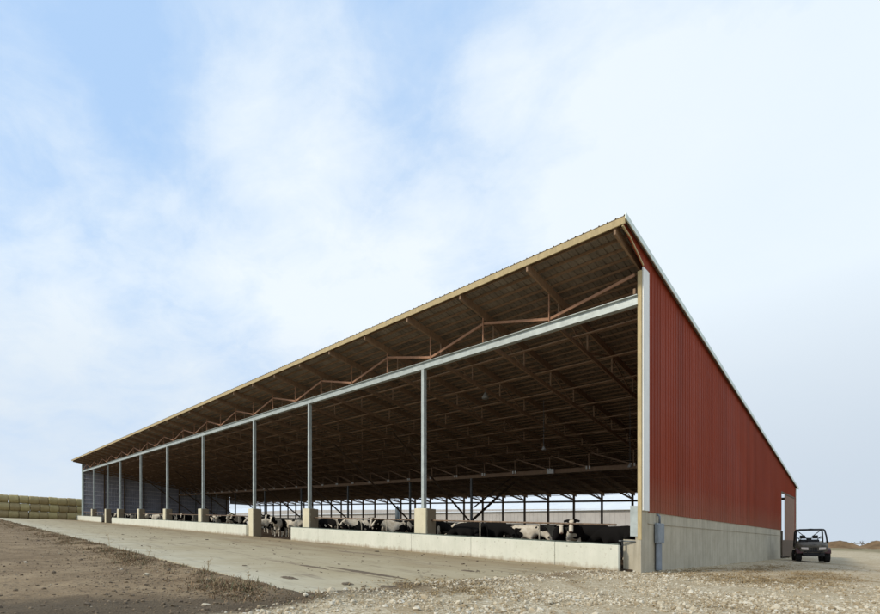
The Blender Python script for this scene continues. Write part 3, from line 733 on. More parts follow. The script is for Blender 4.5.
# (photo column that fixes where she stands, v, heading in degrees [0 = along the front to the left, -90 = out of the barn], pose, whiteness, blaze, label)
cows = [
 (575, 2.6, -113, 'up', .36, 1, 'black cow with a white blaze looking out over the near feed wall'),
 (560, 2.6, -122, 'level', .40, 1, 'black and white cow left of the blaze faced cow, head lower'),
 (612, 4.2, 8, 'level', .30, 0, 'all black cow side on, second from the red end wall'),
 (598, 6.8, 170, 'down', .34, 0, 'black cow facing right in the crowd near the end wall'),
 (524, 2.6, 168, 'down', .50, 0, 'black cow with white flank marks, middle of the nearest bay'),
 (505, 3.4, 15, 'down', .54, 1, 'mostly white cow feeding in the middle of the nearest bay'),
 (482, 5.2, 175, 'level', .34, 0, 'black cow behind the mostly white one in the nearest bay'),
 (461, 3.2, 20, 'down', .62, 1, 'white backed cow with lowered head, left part of the nearest bay'),
 (444, 4.4, 172, 'down', .36, 0, 'dark cow just right of the nearest concrete pier'),
 (399, 2.5, -70, 'level', .47, 1, 'cow with white nose nearest the left side of the big pier'),
 (388, 2.9, -128, 'level', .60, 1, 'mostly white cow with her head over the feed, second bay'),
 (379, 3.0, -122, 'up', .45, 1, 'cow with raised white face in the middle of the second bay'),
 (366, 3.6, -60, 'level', .50, 1, 'spotted cow beside the raised white face, second bay'),
 (345, 6.0, 5, 'down', .36, 0, 'black cow standing side on at the back of the second bay'),
 (322, 5.2, 176, 'level', .40, 0, 'dark cow behind the pier on the right of the open gap'),
 (295, 3.4, -30, 'level', .58, 1, 'pale backed cow at the right edge of the open gap'),
 (280, 3.0, -125, 'up', .48, 1, 'cow standing in the open gap with her head raised, right of two'),
 (272, 3.8, -135, 'up', .46, 1, 'cow standing in the open gap with her head raised, left of two'),
 (265, 2.8, -65, 'level', .55, 1, 'spotted cow beside the pier in the open gap'),
 (240, 2.4, -132, 'level', .50, 1, 'cow with white face nearest the pier left of the open gap'),
 (234, 2.5, -138, 'level', .52, 1, 'second white faced cow along from the pier left of the gap'),
 (227, 2.6, -125, 'level', .47, 1, 'third white faced cow along from the pier left of the gap'),
 (214, 3.4, 12, 'down', .62, 1, 'white backed cow just right of the third nearest left hand pier'),
 (189, 2.6, -130, 'up', .45, 1, 'lone cow with white face in the middle of a far bay'),
 (178, 3.0, -100, 'level', .42, 1, 'dark cow left of the lone white faced cow in a far bay'),
 (155, 2.8, 160, 'level', .60, 1, 'white and black cow with arched white side in a far bay'),
 (148, 3.6, 20, 'down', .52, 1, 'spotted cow left of the arched white sided one'),
 (128, 3.0, -80, 'level', .48, 1, 'distant spotted cow in the bay before the far gap'),
 (115, 3.0, -60, 'level', .50, 1, 'distant spotted cow beside the far gap'),
 (590, 2.1, -172, 'down', .30, 0, 'black cow standing side on just right of the blaze faced cow'),
 (618, 2.4, 12, 'down', .28, 0, 'black cow closest to the red end wall'),
 (537, 3.8, 30, 'down', .33, 0, 'black cow behind the white flanked one in the nearest bay'),
 (492, 2.2, 178, 'down', .34, 0, 'black cow with lowered head in the middle of the nearest bay'),
 (470, 2.0, -5, 'down', .30, 0, 'black cow facing left, second from the pier in the nearest bay'),
 (432, 2.2, 170, 'down', .32, 0, 'black cow touching the right side of the near pier'),
 (408, 3.6, 10, 'down', .33, 0, 'black cow behind the left side of the near pier'),
 (370, 5.0, 170, 'down', .30, 0, 'black cow deep in the second bay behind the white faces'),
 (352, 2.4, -10, 'down', .36, 0, 'black cow beside the bent pipe loop in the second bay'),
 (330, 2.6, 165, 'down', .38, 0, 'dark cow at the left of the second bay'),
 (287, 5.5, 10, 'down', .36, 0, 'dark cow standing deep inside the open gap'),
 (262, 5.8, 160, 'down', .38, 0, 'dark cow deep inside, left part of the open gap'),
 (207, 2.2, 170, 'down', .38, 0, 'dark cow by the pier at the right of the lone white faced cow'),
 (166, 3.0, 10, 'down', .36, 0, 'dark cow behind a far pier'),
 (139, 2.2, 175, 'down', .36, 0, 'dark distant cow over the long feed wall, facing right'),
 (89, 2.8, 15, 'level', .62, 1, 'farthest white backed cow by the far end wall'),
]
placed = []
def discs(u, v, a, k=1.12):
    return [(u+math.cos(a)*t*k, v+math.sin(a)*t*k, q*k) for t, q in ((-.75, .30), (-.35, .37), (.1, .37), (.5, .30), (.95, .20), (1.35, .20))]
cows.sort(key=lambda c: (abs(((c[2]+360) % 360)-270) > 60, c[1]))
for (x, v, hd_, pose, wh, bz, lab) in cows:
    facing = abs(((hd_+360) % 360)-270) <= 60
    v = max(1.55, v-1.2) if facing else .75+(v-2)*.5
    if not facing and wh > .45: v = 1.3
    a = math.radians(hd_)
    for _ in range(40):
        u = vplane_u(x, v); ds = discs(u, v, a)
        bad = any(q[1]-q[2] < -.40 or q[0]-q[2] < .32 or q[0]+q[2] > LEN-.5 for q in ds)
        bad = bad or any(abs(q[0]-p) < .5+q[2] and q[1] < .5+q[2] for q in ds for p in BAYU)
        bad = bad or any((q[0]-o_[0])**2+(q[1]-o_[1])**2 < (.93*(q[2]+o_[2]))**2 for q in ds for o_ in placed)
        if not bad: break
        v += .12
    placed += ds
    u = vplane_u(x, v)
    ob = bpy.data.objects.new('dairy_cow', CM[pose]); COL.objects.link(ob)
    s = random.uniform(1.08, 1.17); ob.scale = (s, s, s)
    a = math.radians(hd_)
    ob.location = W((u, v, floor_h(u, v)-.01))
    ob.rotation_euler = (0, 0, dirv(math.cos(a), math.sin(a)))
    ob.color = (wh, bz, 0, 1)
    tag(ob, lab, 'cow', 'dairy cows behind the feed walls')
# ------------------------------------------------------------------ utility vehicle
def utv():
    u, v = -2.3, 24.5
    base = W((u, v, ground_h(u, v)+.0)); k = 1.17; ang = math.atan2(-.85, -.527)-math.pi/2
    ca, sa = math.cos(ang), math.sin(ang)
    tf = lambda p: base+Vector((ca*p[0]-sa*p[1], sa*p[0]+ca*p[1], p[2]))*k
    o = empty('utility_vehicle', base, 'dark two seat utility vehicle with open roll cage parked beyond the red wall', 'utility vehicle')
    paint = simple('dull_olive_paint', (.105, .090, .066), .4, 5, .6, 0, .35)
    mar = simple('dark_maroon_trim', (.06, .018, .016), .2, 4, .4)
    MB(tf).box((-.5, -1.2, .36), (.5, 1.12, .56)).build('chassis', M['black'], o, bevel=.03)
    h = MB(tf)
    sec = [(1.36, .60, .70, .90), (1.28, .66, .68, 1.00), (.95, .72, .70, 1.08), (.52, .74, .72, 1.16)]
    vs_ = []
    for (y, hw, z0, z1) in sec: vs_ += [(-hw, y, z0), (-hw, y, z1-.07), (-hw+.12, y, z1), (-.2, y, z1+.025), (.2, y, z1+.025), (hw-.12, y, z1), (hw, y, z1-.07), (hw, y, z0)]
    fs_ = []
    for i in range(3):
        for j in range(7): fs_.append((i*8+j, i*8+j+1, (i+1)*8+j+1, (i+1)*8+j))
    fs_ += [tuple(range(8)), tuple(range(31, 23, -1))]
    h.add(vs_, fs_); h.build('hood', paint, o, bevel=.02)
    MB(tf).prism([(-.60, 1.30, .52), (.60, 1.30, .52), (.66, 1.30, .78), (-.66, 1.30, .78)], (0, .08, 0)).build('front_fascia', paint, o, bevel=.03)
    for i in range(5):
        MB(tf).box((-.17+.075*i, 1.383, .64), (-.13+.075*i, 1.40, .84)).build('grille_slot', M['black'], o, bevel=.008)
    lens = simple('headlight_lens', (.75, .68, .63), .05, 6, .15, 0, .6)
    for s in (-1, 1):
        MB(tf).prism([(s*.24, 1.375, .74), (s*.56, 1.34, .77), (s*.58, 1.34, .86), (s*.25, 1.375, .85)], (0, .03, 0)).build('headlight', lens, o, bevel=.012)
        # fenders
        f = MB(tf)
        arc = [(.98+.46*math.cos(a), .36+.46*math.sin(a)) for a in np.linspace(.35, 2.8, 9)]
        for (y0, z0), (y1, z1) in zip(arc[:-1], arc[1:]):
            f.add([(s*.50, y0, z0), (s*.80, y0, z0-.02), (s*.80, y1, z1-.02), (s*.50, y1, z1), (s*.50, y0, z0+.03), (s*.80, y0, z0+.01), (s*.80, y1, z1+.01), (s*.50, y1, z1+.03)],
                  [(0,3,2,1),(4,5,6,7),(0,1,5,4),(1,2,6,5),(2,3,7,6),(3,0,4,7)])
        f.build('fender', mar, o)
        MB(tf).box((s*.52, -.5, .36), (s*.74, .5, .44)).build('side_step', M['black'], o, bevel=.02)
        MB(tf).box((s*.60, -.62, .44), (s*.68, -.30, .95)).build('side_panel', paint, o, bevel=.03)
    bp = MB(tf); bp.tube([(-.50, 1.36, .42), (-.44, 1.50, .42), (.44, 1.50, .42), (.50, 1.36, .42)], .032, 8); bp.tube([(-.42, 1.42, .62), (-.36, 1.52, .62), (.36, 1.52, .62), (.42, 1.42, .62)], .028, 8)
    for x in (-.3, .3): bp.tube([(x, 1.5, .40), (x, 1.5, .64)], .024, 8)
    bp.box((-.5, 1.3, .34), (.5, 1.44, .54)); bp.build('front_bumper', M['black'], o)
    cg = MB(tf)
    for s in (-1, 1):
        cg.tube([(s*.74, .56, 1.10), (s*.72, .30, 1.55), (s*.67, .12, 1.88), (s*.62, -.05, 1.94), (s*.62, -.70, 1.94), (s*.68, -.82, 1.80), (s*.72, -.88, .9)], .042, 8)
        cg.tube([(s*.55, -.05, 1.93), (s*.1, -.70, 1.93)], .02, 6); cg.tube([(s*.62, -.8, 1.55), (s*.2, -.86, 1.05)], .02, 6)
    cg.tube([(-.66, .12, 1.90), (0, .14, 1.95), (.66, .12, 1.90)], .042, 8); cg.tube([(-.62, -.72, 1.93), (.62, -.72, 1.93)], .042, 8); cg.tube([(-.64, -.84, 1.42), (.64, -.84, 1.42)], .026, 8)
    for s in (-1, 1): cg.tube([(s*.60, -.72, 1.92), (s*.14, -.80, 1.48)], .024, 6)
    cg.build('roll_cage', M['black'], o, smooth=True)
    MB(tf).prism([(-.58, .13, 1.885), (.58, .13, 1.885), (.55, -.05, 1.975), (-.55, -.05, 1.975)], (0, -.02, .01)).build('visor', mar, o)
    MB(tf).box((-.64, .40, .98), (.64, .56, 1.12)).build('dashboard', M['black'], o, bevel=.04)
    MB(tf).box((-.56, -.45, .60), (.56, .18, .80)).build('seat_base', M['black'], o, bevel=.05)
    for s in (-1, 1):
        MB(tf).prism([(s*.54, -.36, .80), (s*.08, -.36, .80), (s*.12, -.52, 1.34), (s*.50, -.52, 1.34)], (0, -.12, 0)).build('seat_back', M['black'], o, bevel=.04)
        MB(tf).box((s*.31-.14, -.66, 1.44), (s*.31+.14, -.56, 1.60)).build('headrest', M['black'], o, bevel=.04)
    st = MB(tf); cpt = Vector((.31, .18, 1.28)); ring = []
    for i in range(17): a = 2*math.pi*i/16; ring.append(cpt+Vector((math.cos(a)*.19, math.sin(a)*.08, math.sin(a)*.17)))
    st.tube(ring, .018, 6, False); st.tube([cpt, (.31, .42, 1.1)], .025, 6); st.beam(cpt+Vector((-.18, 0, 0)), cpt+Vector((.18, 0, 0)), .03, .03); st.build('steering_wheel', M['black'], o)
    MB(tf).prism([(-.10, -.36, .80), (.10, -.36, .80), (.13, -.52, 1.42), (-.13, -.52, 1.42)], (0, -.10, 0)).build('centre_seat', M['black'], o, bevel=.03)
    bd = MB(tf); bd.box((-.66, -1.52, .78), (.66, -.84, .84)); bd.box((-.70, -1.52, .78), (-.65, -.84, 1.12)); bd.box((.65, -1.52, .78), (.70, -.84, 1.12)); bd.box((-.66, -.88, .84), (.66, -.84, 1.12)); bd.box((-.66, -1.52, .84), (.66, -1.47, 1.10))
    bd.build('cargo_bed', paint, o, bevel=.012)
    for y in (.98, -.98):
        for s in (-1, 1):
            w = MB(tf); R0 = .345
            w.lathe([(-.13, .19), (-.135, .26), (-.12, .315), (-.08, R0-.006), (0, R0), (.08, R0-.006), (.12, .315), (.135, .26), (.13, .19)], 28, 'x', (s*.66, y, R0))
            # tread lugs
            for i in range(18):
                a = 2*math.pi*i/18
                for q in (-1, 1):
                    a2 = a+q*.08; p0 = Vector((s*.66+q*.02, y+math.cos(a2)*R0, R0+math.sin(a2)*R0)); p1 = Vector((s*.66+q*.115, y+math.cos(a2+.1)*(R0-.008), R0+math.sin(a2+.1)*(R0-.008)))
                    w.beam(p0, p1, .045, .035, (0, math.cos(a), math.sin(a)))
            wh = empty('wheel', tf((s*.66, y, 0)), parent=o)
            w.build('tyre', M['rubber'], wh)
            MB(tf).lathe([(-.09, 0), (-.09, .10), (-.06, .17), (-.10, .19), (.10, .19), (.06, .17), (.09, .10), (.09, 0)], 20, 'x', (s*.66, y, R0)).build('rim', M['galv_dark'], wh, smooth=True)
    return o
utv()
# ------------------------------------------------------------------ loose ground cover
def in_patch(n, ulo, uhi, vlo, vhi, dens):
    pts = []
    while len(pts) < n:
        u = random.uniform(ulo, uhi); v = random.uniform(vlo, vhi)
        if random.random() < dens(u, v): pts.append((u, v))
    return pts
ico = bmesh.new(); bmesh.ops.create_icosphere(ico, subdivisions=1, radius=1)
IV = np.array([v.co[:] for v in ico.verts]); IF = np.array([[v.index for v in f.verts] for f in ico.faces]); ico.free()
def stones(name, pts, rad, mat, sink=.25, flat=.62, hfun=ground_h):
    n = len(pts); nv_ = len(IV)
    Vv = np.zeros((n, nv_, 3)); 
    for i, (u, v) in enumerate(pts):
        r = rad(u, v); sc = np.array([random.uniform(.7, 1.35), random.uniform(.6, 1.1), random.uniform(.45, 1)*flat/.62])*r
        jit = 1+rng.uniform(-.28, .28, (nv_, 1))
        a = random.uniform(0, 6.28); b2 = random.uniform(-.5, .5)
        ra = np.array(Matrix.Rotation(a, 3, 'Z') @ Matrix.Rotation(b2, 3, 'X'))
        Vv[i] = (IV*jit*sc)@ra.T+np.array(W((u, v, hfun(u, v)+r*sink)))
    F_ = (IF[None]+(np.arange(n)*nv_)[:, None, None]).reshape(-1, 3)
    return raw(name, Vv.reshape(-1, 3), F_, mat)
def stone_mat(name, cols):
    m, nt, b = newmat(name, .9, 0, .2)
    ri = nt.nodes.new('ShaderNodeNewGeometry').outputs['Random Per Island']
    c = ramp(nt, ri, cols)
    c = mix(nt, math_(nt, 'MULTIPLY', noise(nt, geo_pos(nt), 30, 4), .5), c, (.26, .22, .17))
    nt.links.new(c, b.inputs['Base Color']); bump(nt, b, noise(nt, geo_pos(nt), 60, 4), .3, .005)
    return m
M['stone'] = stone_mat('crushed_limestone', [(0, (.33, .255, .15)), (.35, (.52, .435, .295)), (.7, (.66, .59, .445)), (1, (.76, .72, .61))])
def gd(u, v):
    d = math.hypot(u+6.87, v+17.77)
    if d < 4: return 0
    if v < SLAB_V0+.2:
        g = gravel_mask(u, v)
    else: g = 1.0 if u < edge_u(v)+.35+.35*mn.noise(Vector((v*1.3, u, 0))) else 0
    cl = .5+1.3*mn.noise(Vector((u*.5, v*.5, 12)))+.5*mn.noise(Vector((u*1.6, v*1.6, 31)))
    return g*max(.05, min(1, cl))*min(1, (8.0/d)**1.4)
def hs(u, v):
    h = ground_h(u, v)
    if u > edge_u(v) and SLAB_V0 < v < WALL_V: h = max(h, .005)
    return h
sp = in_patch(56000, -13, 1.6, -17.5, 3, gd)
tag(stones('gravel', sp, lambda u, v: min(.075, .0128*math.exp(random.gauss(.08, .55))*(1.15 if v > -12 else 1)), M['stone'], hfun=hs), 'pale crushed limestone gravel strewn over the yard at the barn corner', 'gravel', kind='stuff')
# clods and pebbles on the bare soil
M['clod'] = stone_mat('soil_clod', [(0, (.09, .065, .045)), (.6, (.19, .135, .08)), (.97, (.26, .195, .125)), (.975, (.42, .37, .28)), (1, (.5, .45, .37))])
def sd(u, v):
    d = math.hypot(u+6.87, v+17.77)
    return 0 if d < 4 else (1-gravel_mask(u, v))*min(1, (8/d)**1.5)*(.25+.75*math.exp(-((v-SLAB_V0+1.2)/1.3)**2))
tag(stones('soil_clods', in_patch(5200, -.5, 32, -23, SLAB_V0-.05, sd), lambda u, v: .011*math.exp(random.gauss(.1, .55)), M['clod']), 'crumbly brown clods and pebbles on the bare soil beside the slab', 'soil clods', kind='stuff')
# dung lumps on the slab
M['dung'] = stone_mat('dried_dung', [(0, (.05, .037, .025)), (1, (.13, .095, .06))])
def slab_d(u, v):
    d = math.hypot(u+6.87, v+17.77)
    return min(1, (10/d)**1.2)*max(0, .35+1.3*mn.noise(Vector((u*.5, v*1.1, 20))))
zero = lambda u, v: .006
tag(stones('dung_lumps', in_patch(420, 1.2, 60, SLAB_V0+.6, WALL_V-.1, slab_d), lambda u, v: .02*math.exp(random.gauss(.1, .6)), M['dung'], .1, .25, zero), 'dried dark dung scattered over the concrete slab', 'dung', kind='stuff')
# a few flat dung pats that stand out on the slab
def pat(px_, py_, ru, rv, lab):
    x, y = (px_-440)/F, (546-py_)/F
    r = np.array([x, 1.0]); u0, v0 = uv_of(0, 0); ru_, rv_ = float(r@L), float(r@R)
    t = (S*u0-EYE)/(y-S*ru_); cu, cv = u0+t*ru_, v0+t*rv_
    m = MB(); n = 56; vs_ = [(cu, cv, .03)]
    for ring, (k, h) in enumerate(((.45, .03), (.8, .018), (1.0, .003))):
        for i in range(n):
            a = 2*math.pi*i/n; q = 1+.5*mn.noise(Vector((math.cos(a)*2.2+cu, math.sin(a)*2.2, ring*.2)))+.35*mn.noise(Vector((math.cos(a)*6+cu, math.sin(a)*6, 3)))
            vs_.append((cu+ru*k*q*math.cos(a), cv+rv*k*q*math.sin(a), h+.012*mn.noise(Vector((a*4, k*5, cu)))))
    fs_ = [(0, 1+i, 1+(i+1) % n) for i in range(n)]
    for g_ in range(2):
        for i in range(n): fs_.append((1+g_*n+i, 1+g_*n+n+i, 1+g_*n+n+(i+1) % n, 1+g_*n+(i+1) % n))
    m.add(vs_, fs_); tag(m.build('dung_pat', M['dung'], None, smooth=True), lab, 'dung pat', 'dung pats on the slab')
pat(414, 585, .55, .42, 'largest dark dung pat on the slab, next to the gravel edge')
pat(388, 587, .22, .16, 'dark dung pat just left of the largest one')
pat(289, 578, .30, .13, 'long narrow dung pat in the middle of the pale slab')
pat(347, 584, .14, .11, 'small dung pat between the narrow and the largest one')
pat(312, 567, .9, .10, 'thin dung streak near the feed wall gap')
pat(360, 572, 1.6, .16, 'longest dung streak on the slab in front of the near wall')
pat(468, 571, .25, .12, 'dung pat below the first wall joint from the pier')
# straw wisps on the gravel
M['straw'] = stone_mat('old_straw', [(0, (.22, .14, .06)), (.5, (.38, .26, .11)), (1, (.50, .38, .19))])
def blades(name, roots, mk, mat):
    Vv = []; Ff = []
    for (u, v) in roots:
        for (p0, p1, p2, wd) in mk(u, v):
            d = (p2-p0); s = Vector((-d.y, d.x, 0)); s = s.normalized()*wd if s.length > 1e-5 else Vector((wd, 0, 0))
            k = len(Vv); Vv += [p0-s, p0+s, p1+s*.7, p1-s*.7, p2]; Ff += [(k, k+1, k+2, k+3), (k+3, k+2, k+4)]
    return raw(name, Vv, Ff, mat)
def straw_d(u, v):
    a = math.exp(-(((u+3.2)/1.6)**2+((v-1.0)/1.8)**2)); b2 = math.exp(-(((u-.3)/1.2)**2+((v+10.2)/1.2)**2)); c = math.exp(-(((u+.8)/.5)**2+((v-3)/4)**2))*.5
    e = math.exp(-(((u+4.6)/1.0)**2+((v-5.5)/3.0)**2))*.8; f = math.exp(-(((u+2.2)/.7)**2+((v-9)/5)**2))*.5; g_ = max(0, mn.noise(Vector((u*.8, v*.35, 40)))-.25)*.5
    return max(a, b2*.6, c, e, f, g_, .012)*(.35+.65*max(0, min(1, .5+1.6*mn.noise(Vector((u*1.8, v*1.3, 14))))))
def straw_mk(u, v):
    out = []
    for _ in range(4):
        a = random.uniform(0, 6.28); l = random.uniform(.06, .22); h = hs(u, v)
        p0 = W((u, v, h+.02)); p2 = p0+Vector((math.cos(a)*l, math.sin(a)*l, random.uniform(-.005, .04)))
        out.append((p0, (p0+p2)/2+Vector((0, 0, .02)), p2, random.uniform(.004, .010)))
    return out
tag(blades('straw', in_patch(5200, -9, 2.2, -13, 22, straw_d), straw_mk, M['straw']), 'brown straw and chaff trodden into the gravel', 'straw', kind='stuff')
# weeds along the slab
M['weed'] = stone_mat('dry_weeds', [(0, (.10, .065, .035)), (.3, (.21, .12, .06)), (.62, (.34, .22, .11)), (.8, (.42, .33, .19)), (.83, (.075, .095, .035)), (1, (.10, .13, .05))])
def weed_d(u, v):
    d = math.hypot(u+6.87, v+17.77); e = SLAB_V0-.45-.35*mn.noise(Vector((u*.5, 1, 1)))
    band = math.exp(-((v-e)/(.45+.012*u))**2)
    return band*min(1, (9/d)**1.0)*max(.05, .3+1.7*mn.noise(Vector((u*.55, v*.8, 5))))
def weed_mk(u, v):
    out = []; big = random.random() < .06
    for _ in range(9):
        a = random.uniform(0, 6.28); l = random.uniform(.04, .13)*(1.9 if big else 1); t = random.uniform(.8, 1.66) if not big else random.uniform(.2, 1.3)
        p0 = W((u+random.uniform(-.06, .06), v+random.uniform(-.06, .06), ground_h(u, v)-.01))
        p2 = p0+Vector((math.cos(a)*math.sin(t)*l, math.sin(a)*math.sin(t)*l, math.cos(t)*l))
        out.append((p0, p0.lerp(p2, .5)+Vector((0, 0, l*.18)), p2, random.uniform(.003, .009)))
    return out
tag(blades('weeds', in_patch(5600, .2, 100, -16.2, SLAB_V0+.05, weed_d), weed_mk, M['weed']), 'dry brown weeds and grass growing along the edge of the slab', 'weeds', kind='stuff')
def stalk(u, v, h, lab):
    r0 = random.Random(int(u*100)); m = MB(I3); b0 = W((u, v, ground_h(u, v)-.03)); lean = Vector((r0.uniform(-.25, .25), r0.uniform(-.2, .2), 1)).normalized()
    tip = b0+lean*h; m.tube([b0, b0.lerp(tip, .5)+Vector((.01, 0, 0)), tip], [.007, .006, .003], 5)
    for i in range(9):
        p = b0.lerp(tip, r0.uniform(.3, .98)); a = r0.uniform(0, 6.28); l = r0.uniform(.08, .22)*h*1.6
        q = p+Vector((math.cos(a)*l, math.sin(a)*l, l*r0.uniform(.2, .9))); m.tube([p, p.lerp(q, .6)+Vector((0, 0, -.01)), q], [.004, .003, .002], 4)
        for _ in range(3):
            c = p.lerp(q, r0.uniform(.5, 1)); s = r0.uniform(.012, .025); a2 = r0.uniform(0, 6.28); d = Vector((math.cos(a2), math.sin(a2), r0.uniform(-.6, .4)))*s; e = d.cross(Vector((0, 0, 1))).normalized()*s*.5
            m.add([c, c+d+e, c+d*2, c+d-e], [(0, 1, 2, 3)])
    tag(m.build('dead_weed', M['straw'], None), lab, 'weed', 'tall dead weeds along the slab edge')
stalk(16.4, -13.45, .62, 'tallest dead weed at the slab edge, left part of the photo')
stalk(11.0, -13.4, .38, 'dead weed leaning over the slab below the far feed wall')
stalk(5.6, -13.4, .34, 'dead weed at the slab edge below the open gap')
stalk(3.1, -13.45, .28, 'small dead weed near the slab corner')
# pale stones on the bare soil
for (u, v, r, lab) in ((1.4, -14.9, .075, 'pale rock on the dark soil near the bottom edge'), (6.2, -14.6, .09, 'pale rock among weeds beside the slab'), (2.9, -13.9, .07, 'pale rock at the weedy edge of the slab corner')):
    ob = stones('rock', [(u, v)], lambda a, b2: r, M['stone'], .05, .42); 
    tag(ob, lab, 'rock', 'pale rocks on the bare soil')
    me = ob.data; c = sum((x.co for x in me.vertices), Vector())/len(me.vertices)
    for x in me.vertices: x.co -= c
    ob.location = c
# ------------------------------------------------------------------ far right background
M['mound'] = simple('bare_earth_heap', (.19, .125, .07), .3, .25, .95, 0, .1, .5, bscale=2)
def mound(x, y, rx, ry, h, lab, seed, mat=None):
    vs_ = []; fs_ = []; n = 26; rr = 9
    gx = (x-440)/F*y
    u, v = uv_of(gx, y); z = W((u, v, 0)).z
    for i in range(rr+1):
        for k in range(n):
            a = 2*math.pi*k/n; t = i/rr; q = 1+.25*mn.noise(Vector((math.cos(a)*1.5, math.sin(a)*1.5, seed)))
            hh = h*(1-smooth(0, 1, t))*(1+.3*mn.noise(Vector((math.cos(a)*t*3+seed, math.sin(a)*t*3, seed))))
            vs_.append((gx+rx*t*q*math.cos(a), y+ry*t*q*math.sin(a), z+hh-.15))
    for i in range(rr):
        for k in range(n): fs_.append((i*n+k, (i+1)*n+k, (i+1)*n+(k+1) % n, i*n+(k+1) % n))
    m = MB(I3); m.add(vs_, fs_); return tag(m.build('earth_mound', mat or M['mound'], None, smooth=True), lab, 'mound')
mound(838, 150, 6.5, 8, 2.4, 'brown earth mound just right of the parked utility vehicle', 3)
mound(880, 170, 9, 9, 3.0, 'tan earth mound at the right edge of the photo', 8)
mound(850, 200, 14, 8, 2.0, 'pale heap between the two earth mounds', 5, simple('pale_tarp', (.6, .62, .64), .1, .3))
def bare_bush(x, y, h, lab, seed):
    r0 = random.Random(seed); gx = (x-440)/F*y; u, v = uv_of(gx, y); b0 = W((u, v, -.1)); m = MB(I3); tk_ = MB(I3)
    o = empty('bare_tree', b0, lab, 'tree', 'leafless trees on the skyline')
    def grow(p, d, l, r, n, mb):
        q = p+d*l; mb.tube([p, p.lerp(q, .5)+Vector((r0.uniform(-.05, .05), r0.uniform(-.05, .05), 0))*l, q], [r, r*.85, r*.65], 5, False)
        if n == 0: return
        for _ in range(3 if n > 1 else 4):
            e = (d+Vector((r0.uniform(-.8, .8), r0.uniform(-.8, .8), r0.uniform(-.1, .5)))).normalized(); grow(p.lerp(q, r0.uniform(.6, 1)), e, l*r0.uniform(.55, .8), r*.6, n-1, m)
    grow(b0, Vector((0, 0, 1)), h*.3, h*.03, 4, tk_)
    tk_.build('trunk', M['twig'], o); m.build('crown', M['twig'], o)
M['twig'] = simple('grey_twigs', (.20, .17, .145), .2, 2)
bare_bush(862, 190, 4.2, 'leafless grey tree between the two earth mounds', 2)
bare_bush(874, 185, 4.6, 'leafless grey tree behind the tan mound at the right edge', 5)
# distant tree line
m = MB(I3); vs_ = []; fs_ = []
r0 = random.Random(4)
for i in range(900):
    x = r0.uniform(300, 1600); y = r0.uniform(900, 1000); u, v = uv_of(x, y); z = W((u, v, 0)).z; s = r0.uniform(2, 4.2)
    k = len(vs_)
    for a in range(6): vs_.append((x+s*math.cos(a*1.05)*r0.uniform(.7, 1.3), y+s*math.sin(a*1.05), z+r0.uniform(.2, .7)*s))
    vs_.append((x, y, z+s*r0.uniform(1.1, 1.7))); vs_.append((x, y, z-1))
    for a in range(6): fs_ += [(k+a, k+(a+1) % 6, k+6), (k+(a+1) % 6, k+a, k+7)]
m.add(vs_, fs_); tag(m.build('far_woodland', simple('hazy_woodland', (.17, .16, .14), .2, .05), None), 'low hazy woodland strip on the far horizon', 'woodland', kind='stuff')
# ------------------------------------------------------------------ sky and sun
SUN_EL = math.radians(37); sd_ = Vector((-.90, -.44, 0)).normalized(); sunv = Vector((sd_.x*math.cos(SUN_EL), sd_.y*math.cos(SUN_EL), math.sin(SUN_EL)))
wd = bpy.data.worlds.new('World'); scn.world = wd; wd.use_nodes = True; nt = wd.node_tree; bg = nt.nodes['Background']
sky = nt.nodes.new('ShaderNodeTexSky'); sky.sky_type = 'NISHITA'; sky.sun_disc = False; sky.sun_elevation = SUN_EL; sky.sun_rotation = math.atan2(sd_.x, sd_.y)
sky.air_density = 1.0; sky.dust_density = 1.2; sky.ozone_density = 1.5
tc = nt.nodes.new('ShaderNodeTexCoord').outputs['Generated']
sep = nt.nodes.new('ShaderNodeSeparateXYZ'); nt.links.new(tc, sep.inputs[0])
# direction flattened to a cloud deck
zc = math_(nt, 'ADD', math_(nt, 'MAXIMUM', sep.outputs[2], 0.0), .25)
cv = nt.nodes.new('ShaderNodeCombineXYZ')
nt.links.new(math_(nt, 'DIVIDE', sep.outputs[0], zc), cv.inputs[0]); nt.links.new(math_(nt, 'DIVIDE', sep.outputs[1], zc), cv.inputs[1])
CL = mapping(nt, cv.outputs[0], (1, 1, 1), (0, 0, .5), (3.7, 1.3, 0))
c1 = noise(nt, CL, 1.7, 10, .60, .3); c2 = noise(nt, mapping(nt, CL, (1, 1.5, 1), (0, 0, .9)), 5.0, 9, .62, .4); c3 = noise(nt, CL, .7, 8, .6)
cl = math_(nt, 'ADD', math_(nt, 'MULTIPLY', c1, .55), math_(nt, 'MULTIPLY', c2, .45))
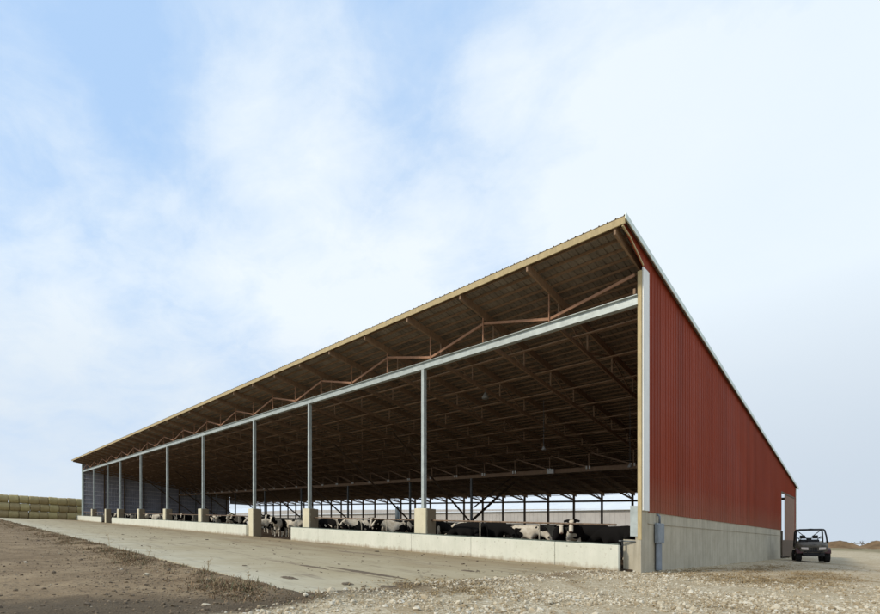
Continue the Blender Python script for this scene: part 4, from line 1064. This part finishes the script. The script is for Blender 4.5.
# where the cloud banks lie in the sky dome: azimuth / elevation in degrees, radius, weight
amount = math_(nt, 'MULTIPLY', math_(nt, 'SUBTRACT', cl, .5), 2.6)
def bank(az, el, rad, wt):
    global amount
    a_, e_ = math.radians(az), math.radians(el)
    d = nt.nodes.new('ShaderNodeVectorMath'); d.operation = 'DOT_PRODUCT'; nt.links.new(tc, d.inputs[0])
    d.inputs[1].default_value = (math.sin(a_)*math.cos(e_), math.cos(a_)*math.cos(e_), math.sin(e_))
    f = nt.nodes.new('ShaderNodeMapRange'); f.interpolation_type = 'SMOOTHERSTEP'
    f.inputs['From Min'].default_value = math.cos(math.radians(rad)); f.inputs['From Max'].default_value = 1.0
    f.inputs['To Max'].default_value = wt; nt.links.new(d.outputs['Value'], f.inputs['Value'])
    amount = math_(nt, 'ADD', amount, f.outputs[0])
for q in ((40, 33, 34, .85), (17, 31, 22, .5), (60, 20, 40, .5), (-20, 43, 12, .36), (-12, 34, 17, .50), (-8, 25, 16, .35), (-31, 25, 11, .35), (-45, 20, 12, .35), (7, 44, 5, .24), (-44, 42, 12, -.08), (2, 45, 11, .02), (-30, 38, 12, .03),
          (150, 40, 60, .6), (-130, 40, 60, .4)): bank(*q)
low = ramp(nt, sep.outputs[2], [(.0, .85), (.25, .60), (.45, .22), (.62, .06), (.8, 0.0)])
fac = ramp(nt, math_(nt, 'ADD', amount, low), [(.0, .19), (.25, .33), (.62, .68), (1.0, .93)])
blue = mix(nt, .80, sky.outputs[0], (3.9, 6.5, 10.4))
ccol = ramp(nt, c3, [(.3, (8.1, 9.0, 9.7)), (.7, (8.9, 9.5, 9.9))])
hz = ramp(nt, sep.outputs[2], [(.0, 1.0), (.42, 0.0)])
ccol = mix(nt, math_(nt, 'MULTIPLY', hz, math_(nt, 'ADD', math_(nt, 'MULTIPLY', sep.outputs[0], .35), .62, True)), ccol, (5.0, 5.8, 6.8))
out = mix(nt, fac, blue, ccol)
veil = mix(nt, math_(nt, 'ADD', math_(nt, 'MULTIPLY', sep.outputs[0], .9), .25, True), (6.9, 7.7, 8.6), (5.7, 6.5, 7.4))
out = mix(nt, ramp(nt, sep.outputs[2], [(.0, .9), (.18, .55), (.42, .0)]), out, veil)
nt.links.new(out, bg.inputs['Color']); bg.inputs['Strength'].default_value = .1
sl = bpy.data.lights.new('sun', 'SUN'); sl.energy = 2.3; sl.angle = math.radians(5); sl.color = (1, .90, .74)
so = bpy.data.objects.new('sun', sl); COL.objects.link(so); so.rotation_euler = (-sunv).to_track_quat('-Z', 'Y').to_euler(); so.location = (-30, -20, 40)
# ------------------------------------------------------------------ camera and render settings
cam = bpy.data.cameras.new('camera'); co = bpy.data.objects.new('camera', cam); COL.objects.link(co)
co.location = (0, 0, EYE); co.rotation_euler = (math.radians(90), 0, 0)
cam.sensor_width = 36; cam.lens = 36*F/880; cam.shift_y = (546-307)/880; cam.clip_end = 6000; cam.clip_start = .1
scn.camera = co
scn.render.engine = 'CYCLES'
scn.view_settings.view_transform = 'Standard'; scn.view_settings.look = 'None'; scn.view_settings.gamma = 1; scn.view_settings.use_curve_mapping = False
scn.view_settings.exposure = .07
